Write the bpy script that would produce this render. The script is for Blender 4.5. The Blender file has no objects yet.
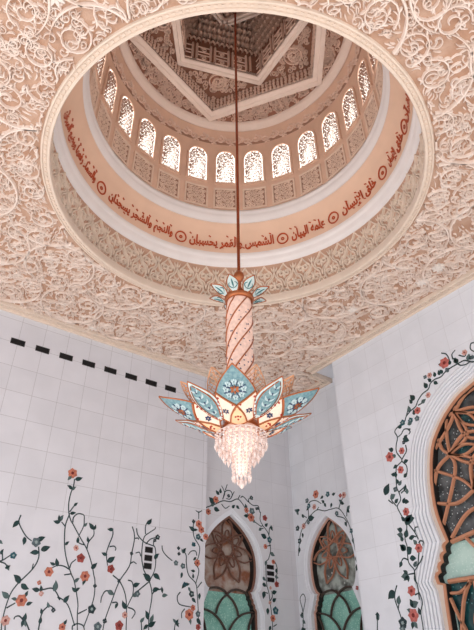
import bpy, math, random
import numpy as np
from mathutils import Matrix, Vector
from mathutils.geometry import tessellate_polygon
random.seed(7); rng = np.random.default_rng(7)
PI = math.pi; R_ = math.radians
scene = bpy.context.scene
COL = scene.collection

# ---------------------------------------------------------------- camera
YAW, PITCH, ROLL, FPX = R_(53.653), R_(34.863), R_(-0.638), 553.2
hd = Vector((math.cos(YAW), math.sin(YAW), 0)); rt = Vector((math.sin(YAW), -math.cos(YAW), 0)); zz = Vector((0, 0, 1))
fwd = hd * math.cos(PITCH) + zz * math.sin(PITCH); up = zz * math.cos(PITCH) - hd * math.sin(PITCH)
rt2 = rt * math.cos(ROLL) + up * math.sin(ROLL); up2 = up * math.cos(ROLL) - rt * math.sin(ROLL)
cd = bpy.data.cameras.new('camera'); cam = bpy.data.objects.new('camera', cd); COL.objects.link(cam)
cd.sensor_fit = 'VERTICAL'; cd.sensor_height = 36.0; cd.lens = FPX * 36.0 / 630.0; cd.clip_end = 300
M = Matrix((rt2, up2, -fwd)).transposed().to_4x4(); M.translation = Vector((-7.772, -10.447, 1.6))
cam.matrix_world = M; scene.camera = cam

# ---------------------------------------------------------------- world, daylight, exposure
w = bpy.data.worlds.new('sky'); scene.world = w; w.use_nodes = True
bg = w.node_tree.nodes['Background']; bg.inputs[0].default_value = (0.86, 0.92, 1.0, 1); bg.inputs[1].default_value = 0.55
def area(name, loc, look, sx, sy, power, col):
    l = bpy.data.lights.new(name, 'AREA'); l.shape = 'RECTANGLE'; l.size = sx; l.size_y = sy; l.energy = power; l.color = col
    o = bpy.data.objects.new(name, l); COL.objects.link(o); o.location = loc
    o.rotation_euler = (Vector(look) - Vector(loc)).to_track_quat('-Z', 'Y').to_euler(); return o
area('daylight_entrance_arcade', (-15.5, -1.0, 6.5), (0, 0, 8.5), 20, 11, 680, (0.86, 0.92, 1.0))
area('daylight_courtyard_arcade', (-1.0, -15.5, 6.0), (0, 0, 8.5), 20, 10, 500, (0.94, 0.96, 1.0))
sl = bpy.data.lights.new('sun', 'SUN'); sl.energy = 5.4; sl.angle = R_(1); sl.color = (1.0, 0.97, 0.94)   # falls through the arcade on to the floor only
so = bpy.data.objects.new('sun', sl); COL.objects.link(so); so.location = (-30, 6, 40); so.rotation_euler = Vector((0.76, -0.10, -0.645)).to_track_quat('-Z', 'Y').to_euler()
scene.view_settings.view_transform = 'Standard'; scene.view_settings.look = 'None'
scene.view_settings.gamma = 1; scene.view_settings.use_curve_mapping = False; scene.view_settings.exposure = 0.17

# ---------------------------------------------------------------- materials
def s2l(c):
    return tuple((x / 12.92 if x <= 0.04045 else ((x + 0.055) / 1.055) ** 2.4) for x in [v / 255 for v in c])
def mat(name, rgb, rough=0.5, var=0.0, scale=4.0, metal=0.0, emit=None, es=0.0, bump=0.0, bscale=30.0, rgb2=None, spec=0.4):
    m = bpy.data.materials.new(name); m.use_nodes = True; nt = m.node_tree; N = nt.nodes; L = nt.links
    b = N['Principled BSDF']; c = s2l(rgb)
    b.inputs['Base Color'].default_value = (*c, 1); b.inputs['Roughness'].default_value = rough; b.inputs['Metallic'].default_value = metal
    b.inputs['Specular IOR Level'].default_value = spec
    tc = N.new('ShaderNodeTexCoord')
    if var or rgb2:
        nz = N.new('ShaderNodeTexNoise'); nz.inputs['Scale'].default_value = scale; nz.inputs['Detail'].default_value = 4
        L.new(tc.outputs['Object'], nz.inputs['Vector'])
        cr = N.new('ShaderNodeValToRGB'); d = s2l(rgb2) if rgb2 else tuple(x * (1 - var) for x in c)
        cr.color_ramp.elements[0].position = 0.38; cr.color_ramp.elements[1].position = 0.62
        cr.color_ramp.elements[0].color = (*d, 1); cr.color_ramp.elements[1].color = (*c, 1)
        L.new(nz.outputs['Fac'], cr.inputs['Fac']); L.new(cr.outputs['Color'], b.inputs['Base Color'])
    if bump:
        n2 = N.new('ShaderNodeTexNoise'); n2.inputs['Scale'].default_value = bscale; n2.inputs['Detail'].default_value = 3
        L.new(tc.outputs['Object'], n2.inputs['Vector'])
        bp = N.new('ShaderNodeBump'); bp.inputs['Strength'].default_value = bump; bp.inputs['Distance'].default_value = 0.05
        L.new(n2.outputs['Fac'], bp.inputs['Height']); L.new(bp.outputs['Normal'], b.inputs['Normal'])
    if emit:
        b.inputs['Emission Color'].default_value = (*s2l(emit), 1); b.inputs['Emission Strength'].default_value = es
    return m
def marble(name, rgb, axis, u0, js=0.2, zmin=5.2):
    """white marble cladding: faint cloudy veins and thin joints on a square grid (z from 7.6, pitch 1.077)"""
    m = mat(name, rgb, 0.32, 0.05, 0.9); nt = m.node_tree; N = nt.nodes; L = nt.links; b = N['Principled BSDF']
    src = b.inputs['Base Color'].links[0].from_socket
    tc = N.new('ShaderNodeTexCoord'); sp = N.new('ShaderNodeSeparateXYZ'); L.new(tc.outputs['Object'], sp.inputs[0])
    def mth(op, a, c=None):
        n = N.new('ShaderNodeMath'); n.operation = op
        for i, v in enumerate((a, c)):
            if v is None: continue
            if isinstance(v, (int, float)): n.inputs[i].default_value = v
            else: L.new(v, n.inputs[i])
        return n.outputs[0]
    def cell(sock, o, p): return mth('DIVIDE', mth('SUBTRACT', sock, o), p)
    cu = cell(sp.outputs[axis], u0 - 105.0, 1.05); cz = cell(sp.outputs[2], 7.6 - 107.7, 1.077)
    def line(c): return mth('LESS_THAN', mth('ABSOLUTE', mth('SUBTRACT', mth('FRACT', mth('ADD', c, 0.5)), 0.5)), 0.0085)
    ln = mth('MAXIMUM', line(cu), line(cz))
    ln = mth('MULTIPLY', ln, mth('GREATER_THAN', sp.outputs[2], zmin))
    cb = N.new('ShaderNodeCombineXYZ'); L.new(mth('FLOOR', cu), cb.inputs[0]); L.new(mth('FLOOR', cz), cb.inputs[1])
    wn = N.new('ShaderNodeTexWhiteNoise'); L.new(cb.outputs[0], wn.inputs['Vector'])
    hv = N.new('ShaderNodeHueSaturation'); L.new(src, hv.inputs['Color'])
    L.new(mth('ADD', mth('MULTIPLY', wn.outputs['Value'], 0.05), 0.965), hv.inputs['Value'])
    mx = N.new('ShaderNodeMix'); mx.data_type = 'RGBA'; L.new(mth('MULTIPLY', ln, js), mx.inputs[0])
    L.new(hv.outputs[0], mx.inputs[6]); mx.inputs[7].default_value = (0.23, 0.21, 0.22, 1)
    L.new(mx.outputs[2], b.inputs['Base Color']); return m
def fleck(name, rgb, rgb2, scale, thr, rough=0.2, base2=None):
    """glass with etched light flecks"""
    m = mat(name, rgb, rough, 0.3, 2.2, rgb2=base2, spec=0.5); nt = m.node_tree; N = nt.nodes; L = nt.links; b = N['Principled BSDF']
    src = b.inputs['Base Color'].links[0].from_socket
    tc = N.new('ShaderNodeTexCoord'); v = N.new('ShaderNodeTexVoronoi'); v.inputs['Scale'].default_value = scale
    L.new(tc.outputs['Object'], v.inputs['Vector'])
    lt = N.new('ShaderNodeMath'); lt.operation = 'LESS_THAN'; lt.inputs[1].default_value = thr; L.new(v.outputs['Distance'], lt.inputs[0])
    mx = N.new('ShaderNodeMix'); mx.data_type = 'RGBA'; L.new(lt.outputs[0], mx.inputs[0]); L.new(src, mx.inputs[6]); mx.inputs[7].default_value = (*s2l(rgb2), 1)
    L.new(mx.outputs[2], b.inputs['Base Color']); return m
MT = {}
MT['wall_l'] = marble('marble_left', (220, 219, 226), 0, -3.51, 0.46, 7.5)
MT['wall_n'] = marble('marble_niche_left', (219, 218, 224), 0, -3.51 + 0.3)
MT['wall_e'] = marble('marble_niche_right', (224, 226, 233), 1, 4.0)
MT['wall_r'] = marble('marble_right', (228, 230, 238), 1, 4.0)
MT['floor'] = mat('floor_marble', (240, 234, 228), 0.25, 0.06, 1.0)
MT['paving'] = mat('paving', (215, 210, 202), 0.6, 0.05, 0.5)
MT['jamb'] = mat('jamb_marble', (228, 230, 237), 0.35, 0.03, 1.2)
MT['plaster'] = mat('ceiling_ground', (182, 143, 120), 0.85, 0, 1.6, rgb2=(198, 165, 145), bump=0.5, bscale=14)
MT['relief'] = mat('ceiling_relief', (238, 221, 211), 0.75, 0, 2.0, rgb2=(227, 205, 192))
MT['relief_w'] = mat('ceiling_blossom', (232, 220, 212), 0.75, 0.05, 3.0)
MT['drum_ground'] = mat('drum_ground', (208, 170, 148), 0.85, 0.1, 2.0, bump=0.3, bscale=12)
MT['drum_relief'] = mat('drum_relief', (240, 222, 206), 0.75, 0.08, 2.0)
MT['cornice'] = mat('cornice_stone', (242, 236, 236), 0.55, 0.04, 1.0)
MT['rim'] = mat('rim_stone', (226, 206, 190), 0.7, 0.06, 2.0)
MT['band'] = mat('band_plaster', (234, 198, 174), 0.7, 0.05, 1.0)
MT['drum'] = mat('drum_plaster', (236, 200, 178), 0.75, 0.07, 1.2)
MT['panel'] = mat('panel_ground', (180, 138, 118), 0.8, 0.1, 4.0)
MT['panel_relief'] = mat('panel_relief', (240, 214, 196), 0.7, 0.05, 4.0)
MT['star_trim'] = mat('star_moulding', (248, 230, 220), 0.7, 0.04, 1.5)
MT['star_ground'] = mat('star_ground', (158, 112, 92), 0.85, 0.15, 2.0, bump=0.4, bscale=10)
MT['star_relief'] = mat('star_relief', (242, 212, 196), 0.75, 0.1, 3.0)
MT['text'] = mat('script_red', (194, 78, 36), 0.5, 0.15, 5.0)
MT['pane'] = mat('bright_pane', (255, 255, 250), 0.4, 0.02, 3.0, emit=(255, 252, 244), es=1.9)
MT['lattice'] = mat('lattice_plaster', (160, 120, 100), 0.7, 0.1, 5.0)
MT['black'] = mat('vent_black', (14, 12, 14), 0.7, 0.2, 9.0)
MT['vent_edge'] = mat('vent_edge', (58, 54, 56), 0.6, 0.1, 9.0)
MT['bronze'] = mat('bronze_orange', (190, 132, 102), 0.45, 0.12, 2.5)
MT['bronze_d'] = mat('bronze_brown', (124, 86, 72), 0.5, 0.15, 2.5)
MT['bronze_m'] = mat('bronze_rust', (178, 122, 98), 0.5, 0.15, 2.5)
MT['bronze_p'] = mat('bronze_pink', (196, 152, 136), 0.5, 0.1, 2.5)
MT['frame_shade'] = mat('frame_shade_dark', (34, 28, 26), 0.6, 0.1, 3.0)  # near-black colour that paints the shadow inside the window frames
MT['reveal'] = mat('reveal_stone', (208, 190, 178), 0.5, 0.05, 2.0)
MT['iron'] = mat('dark_bronze', (74, 58, 52), 0.5, 0.15, 3.0)
MT['glass_grey'] = fleck('etched_grey_glass', (96, 100, 102), (176, 184, 186), 8.0, 0.2, base2=(62, 64, 66))
MT['glass_teal'] = fleck('etched_teal_glass', (34, 82, 84), (110, 160, 164), 7.0, 0.2, base2=(24, 48, 54))
MT['glass_aqua'] = fleck('frosted_aqua_glass', (150, 204, 190), (178, 220, 208), 12.0, 0.3, 0.35, base2=(128, 186, 172))
MT['glass_pale'] = fleck('frosted_pale_glass', (190, 216, 208), (200, 222, 215), 12.0, 0.3, 0.35, base2=(172, 204, 196))
MT['glass_painted_refl'] = fleck('painted_reflection_glass', (184, 168, 158), (190, 176, 168), 3.0, 0.12, base2=(146, 96, 74))  # orange-brown patches paint a warm reflection into the glass colour
MT['glass_slate'] = fleck('slate_glass', (176, 184, 178), (190, 196, 190), 3.0, 0.12, base2=(92, 92, 88))
for k, c in dict(c=(204, 112, 104), o=(206, 126, 102), r=(166, 74, 66), p=(214, 164, 154), d=(34, 56, 60), g=(92, 108, 114), b=(40, 92, 104)).items():
    MT['fl_' + k] = mat('inlay_flower_' + k, c, 0.3, 0.35, 9.0)
MT['fl_core_o'] = mat('inlay_core_dark', (120, 40, 36), 0.3, 0.2, 9.0)
MT['fl_core_d'] = mat('inlay_core_pale', (150, 166, 166), 0.3, 0.2, 9.0)
MT['leaf'] = mat('inlay_leaf', (28, 62, 62), 0.3, 0.4, 6.0)
MT['leaf2'] = mat('inlay_leaf_grey', (82, 104, 104), 0.3, 0.3, 6.0)
MT['stem'] = mat('inlay_stem', (36, 60, 62), 0.3, 0.3, 6.0)
MT['gold'] = mat('gold_metal', (182, 108, 70), 0.32, 0.15, 6.0, metal=0.75)
MT['filigree'] = mat('filigree_gilt', (222, 164, 126), 0.4, 0.1, 6.0, metal=0.2)
MT['rod'] = mat('rod_gilt', (150, 72, 40), 0.4, 0.2, 4.0, metal=0.5)
MT['col_glass'] = mat('column_glass', (236, 202, 188), 0.3, 0.2, 9.0, emit=(255, 196, 170), es=0.14)
MT['pet_blue'] = mat('petal_blue_glass', (130, 162, 168), 0.3, 0, 14.0, rgb2=(98, 136, 148))
MT['pet_teal'] = mat('petal_teal_glass', (60, 122, 128), 0.3, 0.3, 10.0)
MT['pet_cream'] = mat('petal_cream_glass', (240, 218, 202), 0.3, 0.1, 10.0, emit=(255, 214, 180), es=0.15)
MT['pet_amber'] = mat('petal_amber_glass', (240, 200, 164), 0.3, 0.12, 8.0, emit=(255, 190, 130), es=0.25)
MT['pet_pale'] = mat('petal_pale_glass', (198, 214, 214), 0.3, 0.05, 8.0, emit=(220, 220, 215), es=0.08)
MT['en_white'] = mat('enamel_pale_blue', (192, 212, 216), 0.3, 0.05, 8.0)
MT['en_red'] = mat('enamel_red', (176, 44, 40), 0.3, 0.1, 8.0)
MT['en_navy'] = mat('enamel_navy', (58, 70, 104), 0.3, 0.2, 8.0)
MT['crystal'] = mat('crystal_lit', (232, 212, 206), 0.08, 0.1, 20.0, emit=(255, 226, 212), es=0.06, spec=0.8)
MT['lamp'] = mat('lamp_core', (255, 232, 220), 0.4, 0.02, 5.0, emit=(255, 222, 200), es=0.45)

# ---------------------------------------------------------------- mesh helpers
class MB:
    def __init__(s): s.v = []; s.f = []; s.mi = []; s.n = 0
    def add(s, v, f, mi=0):
        v = np.asarray(v, float).reshape(-1, 3); s.v.append(v)
        k = s.n; s.f += [tuple(int(i) + k for i in q) for q in f]; s.mi += [mi] * len(f); s.n += len(v); return s
    def box(s, c, d, M=None, mi=0):
        x, y, z = [q / 2 for q in d]
        v = np.array([(a, b, e) for a in (-x, x) for b in (-y, y) for e in (-z, z)]) + np.array(c)
        if M is not None: v = v @ np.array(M)[:3, :3].T + np.array(M)[:3, 3]
        return s.add(v, [(0, 1, 3, 2), (4, 6, 7, 5), (0, 4, 5, 1), (2, 3, 7, 6), (0, 2, 6, 4), (1, 5, 7, 3)], mi)
    def grid(s, P, mi=0, cu=False, cv=False):
        """P: (n,m,3) array of points"""
        n, m = P.shape[:2]; f = []
        for i in range(n if cu else n - 1):
            for j in range(m if cv else m - 1):
                f.append((i * m + j, ((i + 1) % n) * m + j, ((i + 1) % n) * m + (j + 1) % m, i * m + (j + 1) % m))
        return s.add(P.reshape(-1, 3), f, mi)
    def lathe(s, prof, n=48, a0=0, mi=0, cap=False):
        a = np.arange(n) * 2 * PI / n + a0; p = np.array(prof, float)
        P = np.stack([np.cos(a)[:, None] * p[None, :, 0], np.sin(a)[:, None] * p[None, :, 0], np.repeat(p[None, :, 1], n, 0)], -1)
        return s.grid(P, mi, cu=True)
    def tube(s, pts, r, n=6, mi=0, close=False):
        p = np.array(pts, float); t = np.gradient(p, axis=0); t /= np.linalg.norm(t, axis=1)[:, None] + 1e-9
        ref = np.array([0, 0, 1.0]) if abs(t[:, 2]).mean() < 0.9 else np.array([1.0, 0, 0])
        u = np.cross(t, ref); u /= np.linalg.norm(u, axis=1)[:, None] + 1e-9; v = np.cross(t, u)
        a = np.arange(n) * 2 * PI / n; rr = np.broadcast_to(np.asarray(r, float), (len(p),))[:, None, None]
        P = p[:, None] + rr * (np.cos(a)[None, :, None] * u[:, None] + np.sin(a)[None, :, None] * v[:, None])
        k = s.n; s.grid(P, mi, cv=True); m = len(p)
        s.f.append(tuple(k + i for i in range(n))); s.f.append(tuple(k + (m - 1) * n + i for i in reversed(range(n)))); s.mi += [mi, mi]
        return s
    def build(s, name, mats, parent=None, smooth=False):
        me = bpy.data.meshes.new(name); me.from_pydata(np.concatenate(s.v).tolist() if s.v else [], [], s.f)
        for m in (mats if isinstance(mats, (list, tuple)) else [mats]): me.materials.append(m)
        if any(s.mi): me.polygons.foreach_set('material_index', s.mi)
        if smooth: me.polygons.foreach_set('use_smooth', [True] * len(s.f))
        me.update(); o = bpy.data.objects.new(name, me); COL.objects.link(o)
        if parent: o.parent = parent
        return o
def ribbon(mb, p, wd, h, fm, mi=0):
    """raised strap along the 2-D path p (surface coordinates); fm maps (u, v, height) arrays to world points"""
    p = np.asarray(p, float); t = np.gradient(p, axis=0); t /= np.linalg.norm(t, axis=1)[:, None] + 1e-9
    n = np.stack([-t[:, 1], t[:, 0]], 1); wd = np.broadcast_to(np.asarray(wd, float), (len(p),))[:, None]
    h = np.broadcast_to(np.asarray(h, float), (len(p),))
    Q = []
    for k, hh in ((-0.5, 0), (-0.26, 1), (0.26, 1), (0.5, 0)):
        q = p + n * wd * k; Q.append(fm(q[:, 0], q[:, 1], h * hh))
    mb.grid(np.stack(Q, 1), mi)
def leafrib(mb, a, b, wd, h, fm, bend=0.0, mi=0, n=6):
    a = np.array(a, float); b = np.array(b, float); s = np.linspace(0, 1, n)[:, None]; d = b - a
    p = a + d * s + np.array([-d[1], d[0]]) * bend * 4 * s * (1 - s)
    ribbon(mb, p, wd * np.sin(PI * np.clip(s[:, 0] * 0.94 + 0.03, 0, 1) ** 0.8), h, fm, mi)
def spiral(c, r0, r1, a0, turns, n=None):
    n = n or max(10, int(abs(turns) * 16)); s = np.linspace(0, 1, n); a = a0 + turns * 2 * PI * s; r = r0 + (r1 - r0) * s ** 0.85
    return np.stack([c[0] + r * np.cos(a), c[1] + r * np.sin(a)], 1)
def smooth2(p, k=6):
    """Catmull-Rom through the points"""
    p = np.asarray(p, float)
    if len(p) < 3: return np.linspace(p[0], p[-1], 4)
    q = np.vstack([2 * p[0] - p[1], p, 2 * p[-1] - p[-2]]); out = []
    for i in range(1, len(q) - 2):
        for s in np.arange(k) / k:
            a, b, c, d = q[i - 1:i + 3]
            out.append(0.5 * (2 * b + (c - a) * s + (2 * a - 5 * b + 4 * c - d) * s * s + (3 * b - a - 3 * c + d) * s ** 3))
    out.append(p[-1]); return np.array(out)
def tag(o, label=None, cat=None, group=None, kind=None):
    for k, v in (('label', label), ('category', cat), ('group', group), ('kind', kind)):
        if v: o[k] = v
    return o
def struct(o): o['kind'] = 'structure'; return o
def empty(name, loc=(0, 0, 0), rz=0):
    o = bpy.data.objects.new(name, None); COL.objects.link(o); o.location = loc; o.rotation_euler = (0, 0, rz); o.empty_display_size = 0.3; return o
def clone(o, parent=None, name=None):
    c = o.copy(); COL.objects.link(c); c.parent = parent
    for ch in o.children: clone(ch, c)
    return c
def fill_poly(outer, holes, fm):
    loops = [[Vector((x, y, 0)) for x, y in lp] for lp in [outer] + holes]
    flat = [(v.x, v.y) for lp in loops for v in lp]; tri = tessellate_polygon(loops)
    u = np.array([q[0] for q in flat]); v = np.array([q[1] for q in flat])
    return fm(u, v, np.zeros(len(u))), tri

# ================================================================ the setting
CZ = 15.6                                             # ceiling level
WB, WA, NB, NA = 11.01, 10.29, 11.457, 11.784         # wall planes: left (y), right (x), niche left (y), niche right (x)
mb = MB(); mb.box((-0.5, -0.3, -0.15), (26, 25, 0.3)); struct(mb.build('floor', MT['floor']))
mb = MB(); mb.box((0, 0, -0.36), (160, 160, 0.1)); struct(mb.build('courtyard_paving', MT['paving']))
mapB = lambda y: (lambda u, v, h: np.stack([u, y - h, v], -1))      # wall facing -y : u = x, v = z
mapA = lambda x: (lambda u, v, h: np.stack([x - h, u, v], -1))      # wall facing -x : u = y, v = z

# window outlines (half, from apex down): (half width, z)
def arch_half(hw, zap, zmax, zpin, hp, lower):
    up_ = [(hw * (1 - s ** 2.3), zmax + (zap - zmax) * s) for s in np.sin(np.linspace(PI / 2, 0, 17)) ** .9]
    up_[0] = (0.0, zap)
    dn = [(hp + (hw - hp) * math.cos(s * PI / 2), zmax + (zpin - zmax) * math.sin(s * PI / 2) ) for s in np.linspace(0, 1, 9)[1:]]
    return up_ + dn + lower
def scallops(p0, p1, n, r):
    out = []
    for i in range(n):
        a = np.array(p0) + (np.array(p1) - np.array(p0)) * i / n; b = np.array(p0) + (np.array(p1) - np.array(p0)) * (i + 1) / n
        d = b - a; nn = np.array([-d[1], d[0]]); nn = nn / np.linalg.norm(nn)
        if nn[0] < 0: nn = -nn
        for s in (0.25, 0.5, 0.75, 1.0): out.append(tuple(a + d * s + nn * r * math.sin(PI * s)))
    return out
def sym(half, c): return [(c + x, z) for x, z in half] + [(c - x, z) for x, z in reversed(half[1:] if half[0][0] < 1e-6 else half)]
ZB = 0.45
BIGC, NLC, NRC = -0.95, 7.93, 9.2
def outlines(hw, zap, zmax, zpin, hp, p0, p1, r, tail):
    return [arch_half(hw, zap, zmax, zpin, hp, scallops(p0, p1, 4, q) + tail) for q in (r, 0.0)]
_c = smooth2([(0, 11.60), (.3, 11.49), (.73, 11.35), (1.18, 11.18), (1.86, 10.72), (2.41, 10.16), (2.81, 9.56), (3.12, 8.46), (3.21, 7.54)], 2)
_d = smooth2([(3.21, 7.54), (3.19, 7.15), (3.13, 6.8), (3.06, 6.5), (2.99, 6.22)], 2)[1:]
big_half, big_jamb = [[tuple(p) for p in np.vstack([_c, _d])] + scallops((2.99, 6.22), (3.73, 5.01), 4, r) + [(3.70, 4.9), (3.48, 4.84), (3.54, 4.3), (3.78, ZB)] for r in (.10, 0.0)]
big_jamb = big_jamb[:-4] + [(3.70, 4.9), (3.6, 4.7), (3.58, 4.3), (3.78, ZB)]
nic_half, nic_jamb = outlines(1.53, 8.84, 6.68, 5.61, 1.16, (1.16, 5.61), (1.53, 4.77), .05, [(1.53, ZB)])
def offset_half(half, d):
    p = np.array(half); t = np.gradient(p, axis=0); t /= np.linalg.norm(t, axis=1)[:, None]
    k = np.ones(3) / 3
    for _ in range(2): t = np.stack([np.convolve(np.pad(t[:, i], 1, 'edge'), k, 'valid') for i in (0, 1)], 1)
    n = np.stack([-t[:, 1], t[:, 0]], 1); wz = np.clip((p[16, 1] + .6 - p[:, 1]) / 1.4, 0, 1)[:, None] if d > 0 else np.zeros((len(p), 1)); n = n * (1 - wz) + np.array([[1.0, 0.0]]) * wz; n /= np.linalg.norm(n, axis=1)[:, None]
    q = p + n * d; q[0] = (0, p[0, 1] + d * 1.25); q[-1] = (p[-1, 0] + d, p[-1, 1]); q[:, 0] = np.maximum(q[:, 0], 0)
    if d > 0:
        f = min(1, d / .7); zt = p[25, 1]; k = (p[:, 1] <= zt + 1.2) & (p[:, 1] > p[-2, 1] - .2); q[k, 0] = q[k, 0] * (1 - .3 * f) + .3 * f * (p[-1, 0] + d * .95)
    return [tuple(x) for x in q]
def wall(name, fm, u0, u1, z0, z1, hole, m, th):
    mb = MB(); outer = [(u0, z0), (u1, z0), (u1, z1), (u0, z1)]
    v, t = fill_poly(outer, [hole] if hole else [], fm); mb.add(v, t)
    for (a, b) in zip(outer, outer[1:] + outer[:1]):
        P = np.stack([fm(np.array([a[0], b[0]]), np.array([a[1], b[1]]), np.array([hh, hh])) for hh in (0, -th)]); mb.grid(P)
    P = np.array([[fm(np.array([x]), np.array([z]), np.array([-th]))[0] for z in (z0, z1)] for x in (u0, u1)])
    if not hole: mb.grid(P)
    return struct(mb.build(name, m))
big_out = sym(offset_half(big_jamb, 0.68), BIGC); nl_out = sym(offset_half(nic_jamb, 0.24), NLC); nr_out = sym(offset_half(nic_jamb, 0.24), NRC)
wall('wall_left', mapB(WB), -14.5, 6.155, 0, 16.7, None, MT['wall_l'], 0.6)
wall('wall_right', mapA(WA), -14.5, 6.14, 0, 16.7, big_out, MT['wall_r'], 1.5)
wall('wall_niche_left', mapB(NB), 5.4, 12.4, 0, 16.7, nl_out, MT['wall_n'], 0.6)
wall('wall_niche_right', mapA(NA), 6.0, 12.2, 0, 16.7, nr_out, MT['wall_e'], 0.6)

def window(idx, half, jamb, c, fm, steps, jm, frame_m, bar_m, depth, fw, glass_up, glass_lo, kind):
    """steps: list of (outline offset, depth) from the wall face inwards -> stepped marble jamb"""
    mb = MB(); rings = []
    for off, dp in steps:
        o = sym(offset_half(jamb, off) if off > 1e-6 else half, c); o = np.array(o)
        rings.append(fm(o[:, 0], o[:, 1], np.full(len(o), -dp)))
    mb.grid(np.stack(rings, 0), 0, cv=True)
    root = struct(mb.build('window_%d' % idx, jm))
    # frame following the opening
    h0 = np.array(sym(half, c)); h1 = np.array(sym(offset_half(half, -fw), c))
    fr = MB(); dd = steps[-1][1]
    fr.grid(np.stack([fm(h[:, 0], h[:, 1], np.full(len(h), -d)) for h, d in ((h0, dd + 0.02), (h0, dd - 0.10), (h1, dd - 0.10), (h1, dd + 0.23))], 0), 0, cv=True)
    fr.build('frame', frame_m, root); er = MB()
    h2 = np.array(sym(offset_half(half, -fw - .012), c)); er.grid(np.stack([fm(h[:, 0], h[:, 1], np.full(len(h), -d)) for h, d in ((h1, dd - .055), (h2, dd - .05), (h2, dd + .22))], 0), 0, cv=True); er.build('frame_shade_ring', MT['frame_shade'], root)  # added dark ring: recess shade painted on the frame's inner face
    zs = half[25][1]
    gd = dd + 0.22
    for nm, gm, lo, hi in (('upper_glass', glass_up, zs, 99), ('lower_glass', glass_lo, -1, zs)):
        hh = [q for q in half if lo - 1e-6 <= q[1] <= hi + 1e-6]
        poly = sym(hh, c)
        if nm == 'lower_glass' or True:
            v, t = fill_poly(poly, [], fm); g = MB(); vv = v.copy()
            off = fm(np.zeros(1), np.zeros(1), np.array([-gd]))[0] - fm(np.zeros(1), np.zeros(1), np.zeros(1))[0]
            off2 = off * (gd + 0.03) / gd
            n = len(poly); g.add(np.vstack([v + off, v + off2]), list(t) + [tuple(n + i for i in q) for q in t])
            g.build(nm, gm, root)
    return root, (lambda mbx, p, wd, hgt=0.09: ribbon(mbx, p, wd, hgt, lambda u, v, h: fm(u, v, h - gd + .13))), zs
def ray_out(half, c, C, ang):
    """distance from C to the outline along ang"""
    poly = sym(half, c); best = 9
    for a, b in zip(poly, poly[1:] + poly[:1]):
        d = (math.cos(ang), math.sin(ang)); ex, ey = b[0] - a[0], b[1] - a[1]; den = d[0] * ey - d[1] * ex
        if abs(den) < 1e-9: continue
        t = ((a[0] - C[0]) * ey - (a[1] - C[1]) * ex) / den; s = ((a[0] - C[0]) * d[1] - (a[1] - C[1]) * d[0]) / den
        if t > 0 and -1e-6 <= s <= 1 + 1e-6: best = min(best, t)
    return best
def vesica(C, ang, r0, r1, hw, n=14):
    s = np.linspace(0, 1, n); r = r0 + (r1 - r0) * s; x = hw * np.sin(PI * s); out = []
    for sg in (1, -1):
        out.append(np.stack([C[0] + r * math.cos(ang) - sg * x * math.sin(ang), C[1] + r * math.sin(ang) + sg * x * math.cos(ang)], 1))
    return out
def pol2(C, a, r): return (C[0] + r * math.cos(a), C[1] + r * math.sin(a))
def rosette(strap, root, half, c, C, n, a0, rn, hw, wd, bar_m, eye, zs):
    tr = MB()
    for k in range(n):
        a = a0 + 2 * PI * k / n; r1 = rn if eye else min(ray_out(half, c, C, a) - .04, rn * 1.3)
        for p in (vesica(C, a, 0.12 * rn, r1, hw) if eye else ()): strap(tr, p, wd)
        N_ = pol2(C, a, r1); bb = a + 2 * PI / n
        if eye:
            for p in vesica(C, a, 0.45 * rn, rn, hw * 0.33): strap(tr, p, wd * 0.85)
            for sg in (1, -1):
                aa = a + sg * 2 * PI / n * 0.42; rr = ray_out(half, c, C, aa); e = pol2(C, aa, rr)
                a2 = a + sg * 2 * PI / n * 0.86; r2 = ray_out(half, c, C, a2); e2 = pol2(C, a2, r2)
                if e2[1] > zs - 0.1: strap(tr, smooth2([N_, pol2(C, a + sg * 2 * PI / n * .4, rn * 1.03), e2], 6), wd * .9)
                if e[1] > zs - 0.1: strap(tr, smooth2([N_, pol2(C, a + sg * 2 * PI / n * 0.16, (rn + rr) / 2 * 1.02), e], 6), wd)
            strap(tr, smooth2([N_, pol2(C, a + PI / n, rn * 0.62), pol2(C, bb, rn)], 7), wd * 0.85)
        else:
            b3 = a + 6 * PI / 7; r3 = min(ray_out(half, c, C, b3) - .03, rn * 1.3)
            strap(tr, smooth2([N_, pol2(C, a + .26, r1 * .72), pol2(C, a + .62, rn * .42), pol2(C, a + 3 * PI / 7, rn * .27), pol2(C, b3 - .62, rn * .42), pol2(C, b3 - .26, r3 * .72), pol2(C, b3, r3)], 6), wd, 0.08 + .004 * k)
            strap(tr, smooth2([pol2(C, a + 2 * PI / n * (s - .5), rn * (.50 + .22 * math.cos(2 * PI * (s - .5)))) for s in np.linspace(0, 1, 7)], 3), wd * .7, 0.07)
    tr.build('tracery', bar_m, root)
# --- right wall: the big pointed window with stepped jambs
st = [(0.68, 0.0)]
for q in range(5): o_ = .68 - .115 * q; d_ = .035 * q; st += [(o_, d_ + .05), (o_ - .022, d_ + .05), (o_ - .027, d_), (o_ - .112, d_ + .005)]
st += [(0.10, 0.28), (0.0, 0.40)]
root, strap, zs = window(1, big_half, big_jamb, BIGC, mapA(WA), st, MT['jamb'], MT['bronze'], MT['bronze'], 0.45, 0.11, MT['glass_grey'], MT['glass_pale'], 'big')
rv = MB(); rv.grid(np.stack([mapA(WA)(o[:, 0], o[:, 1], np.full(len(o), -d)) for o, d in ((np.array(sym(offset_half(big_jamb, .10), BIGC)), .275), (np.array(sym(big_half, BIGC)), .31))], 0), 0, cv=True); rv.build('reveal', MT['reveal'], root)
rosette(strap, root, big_half, BIGC, (BIGC, 9.2), 8, 0, 2.12, 0.58, 0.135, MT['bronze'], True, zs)
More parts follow.
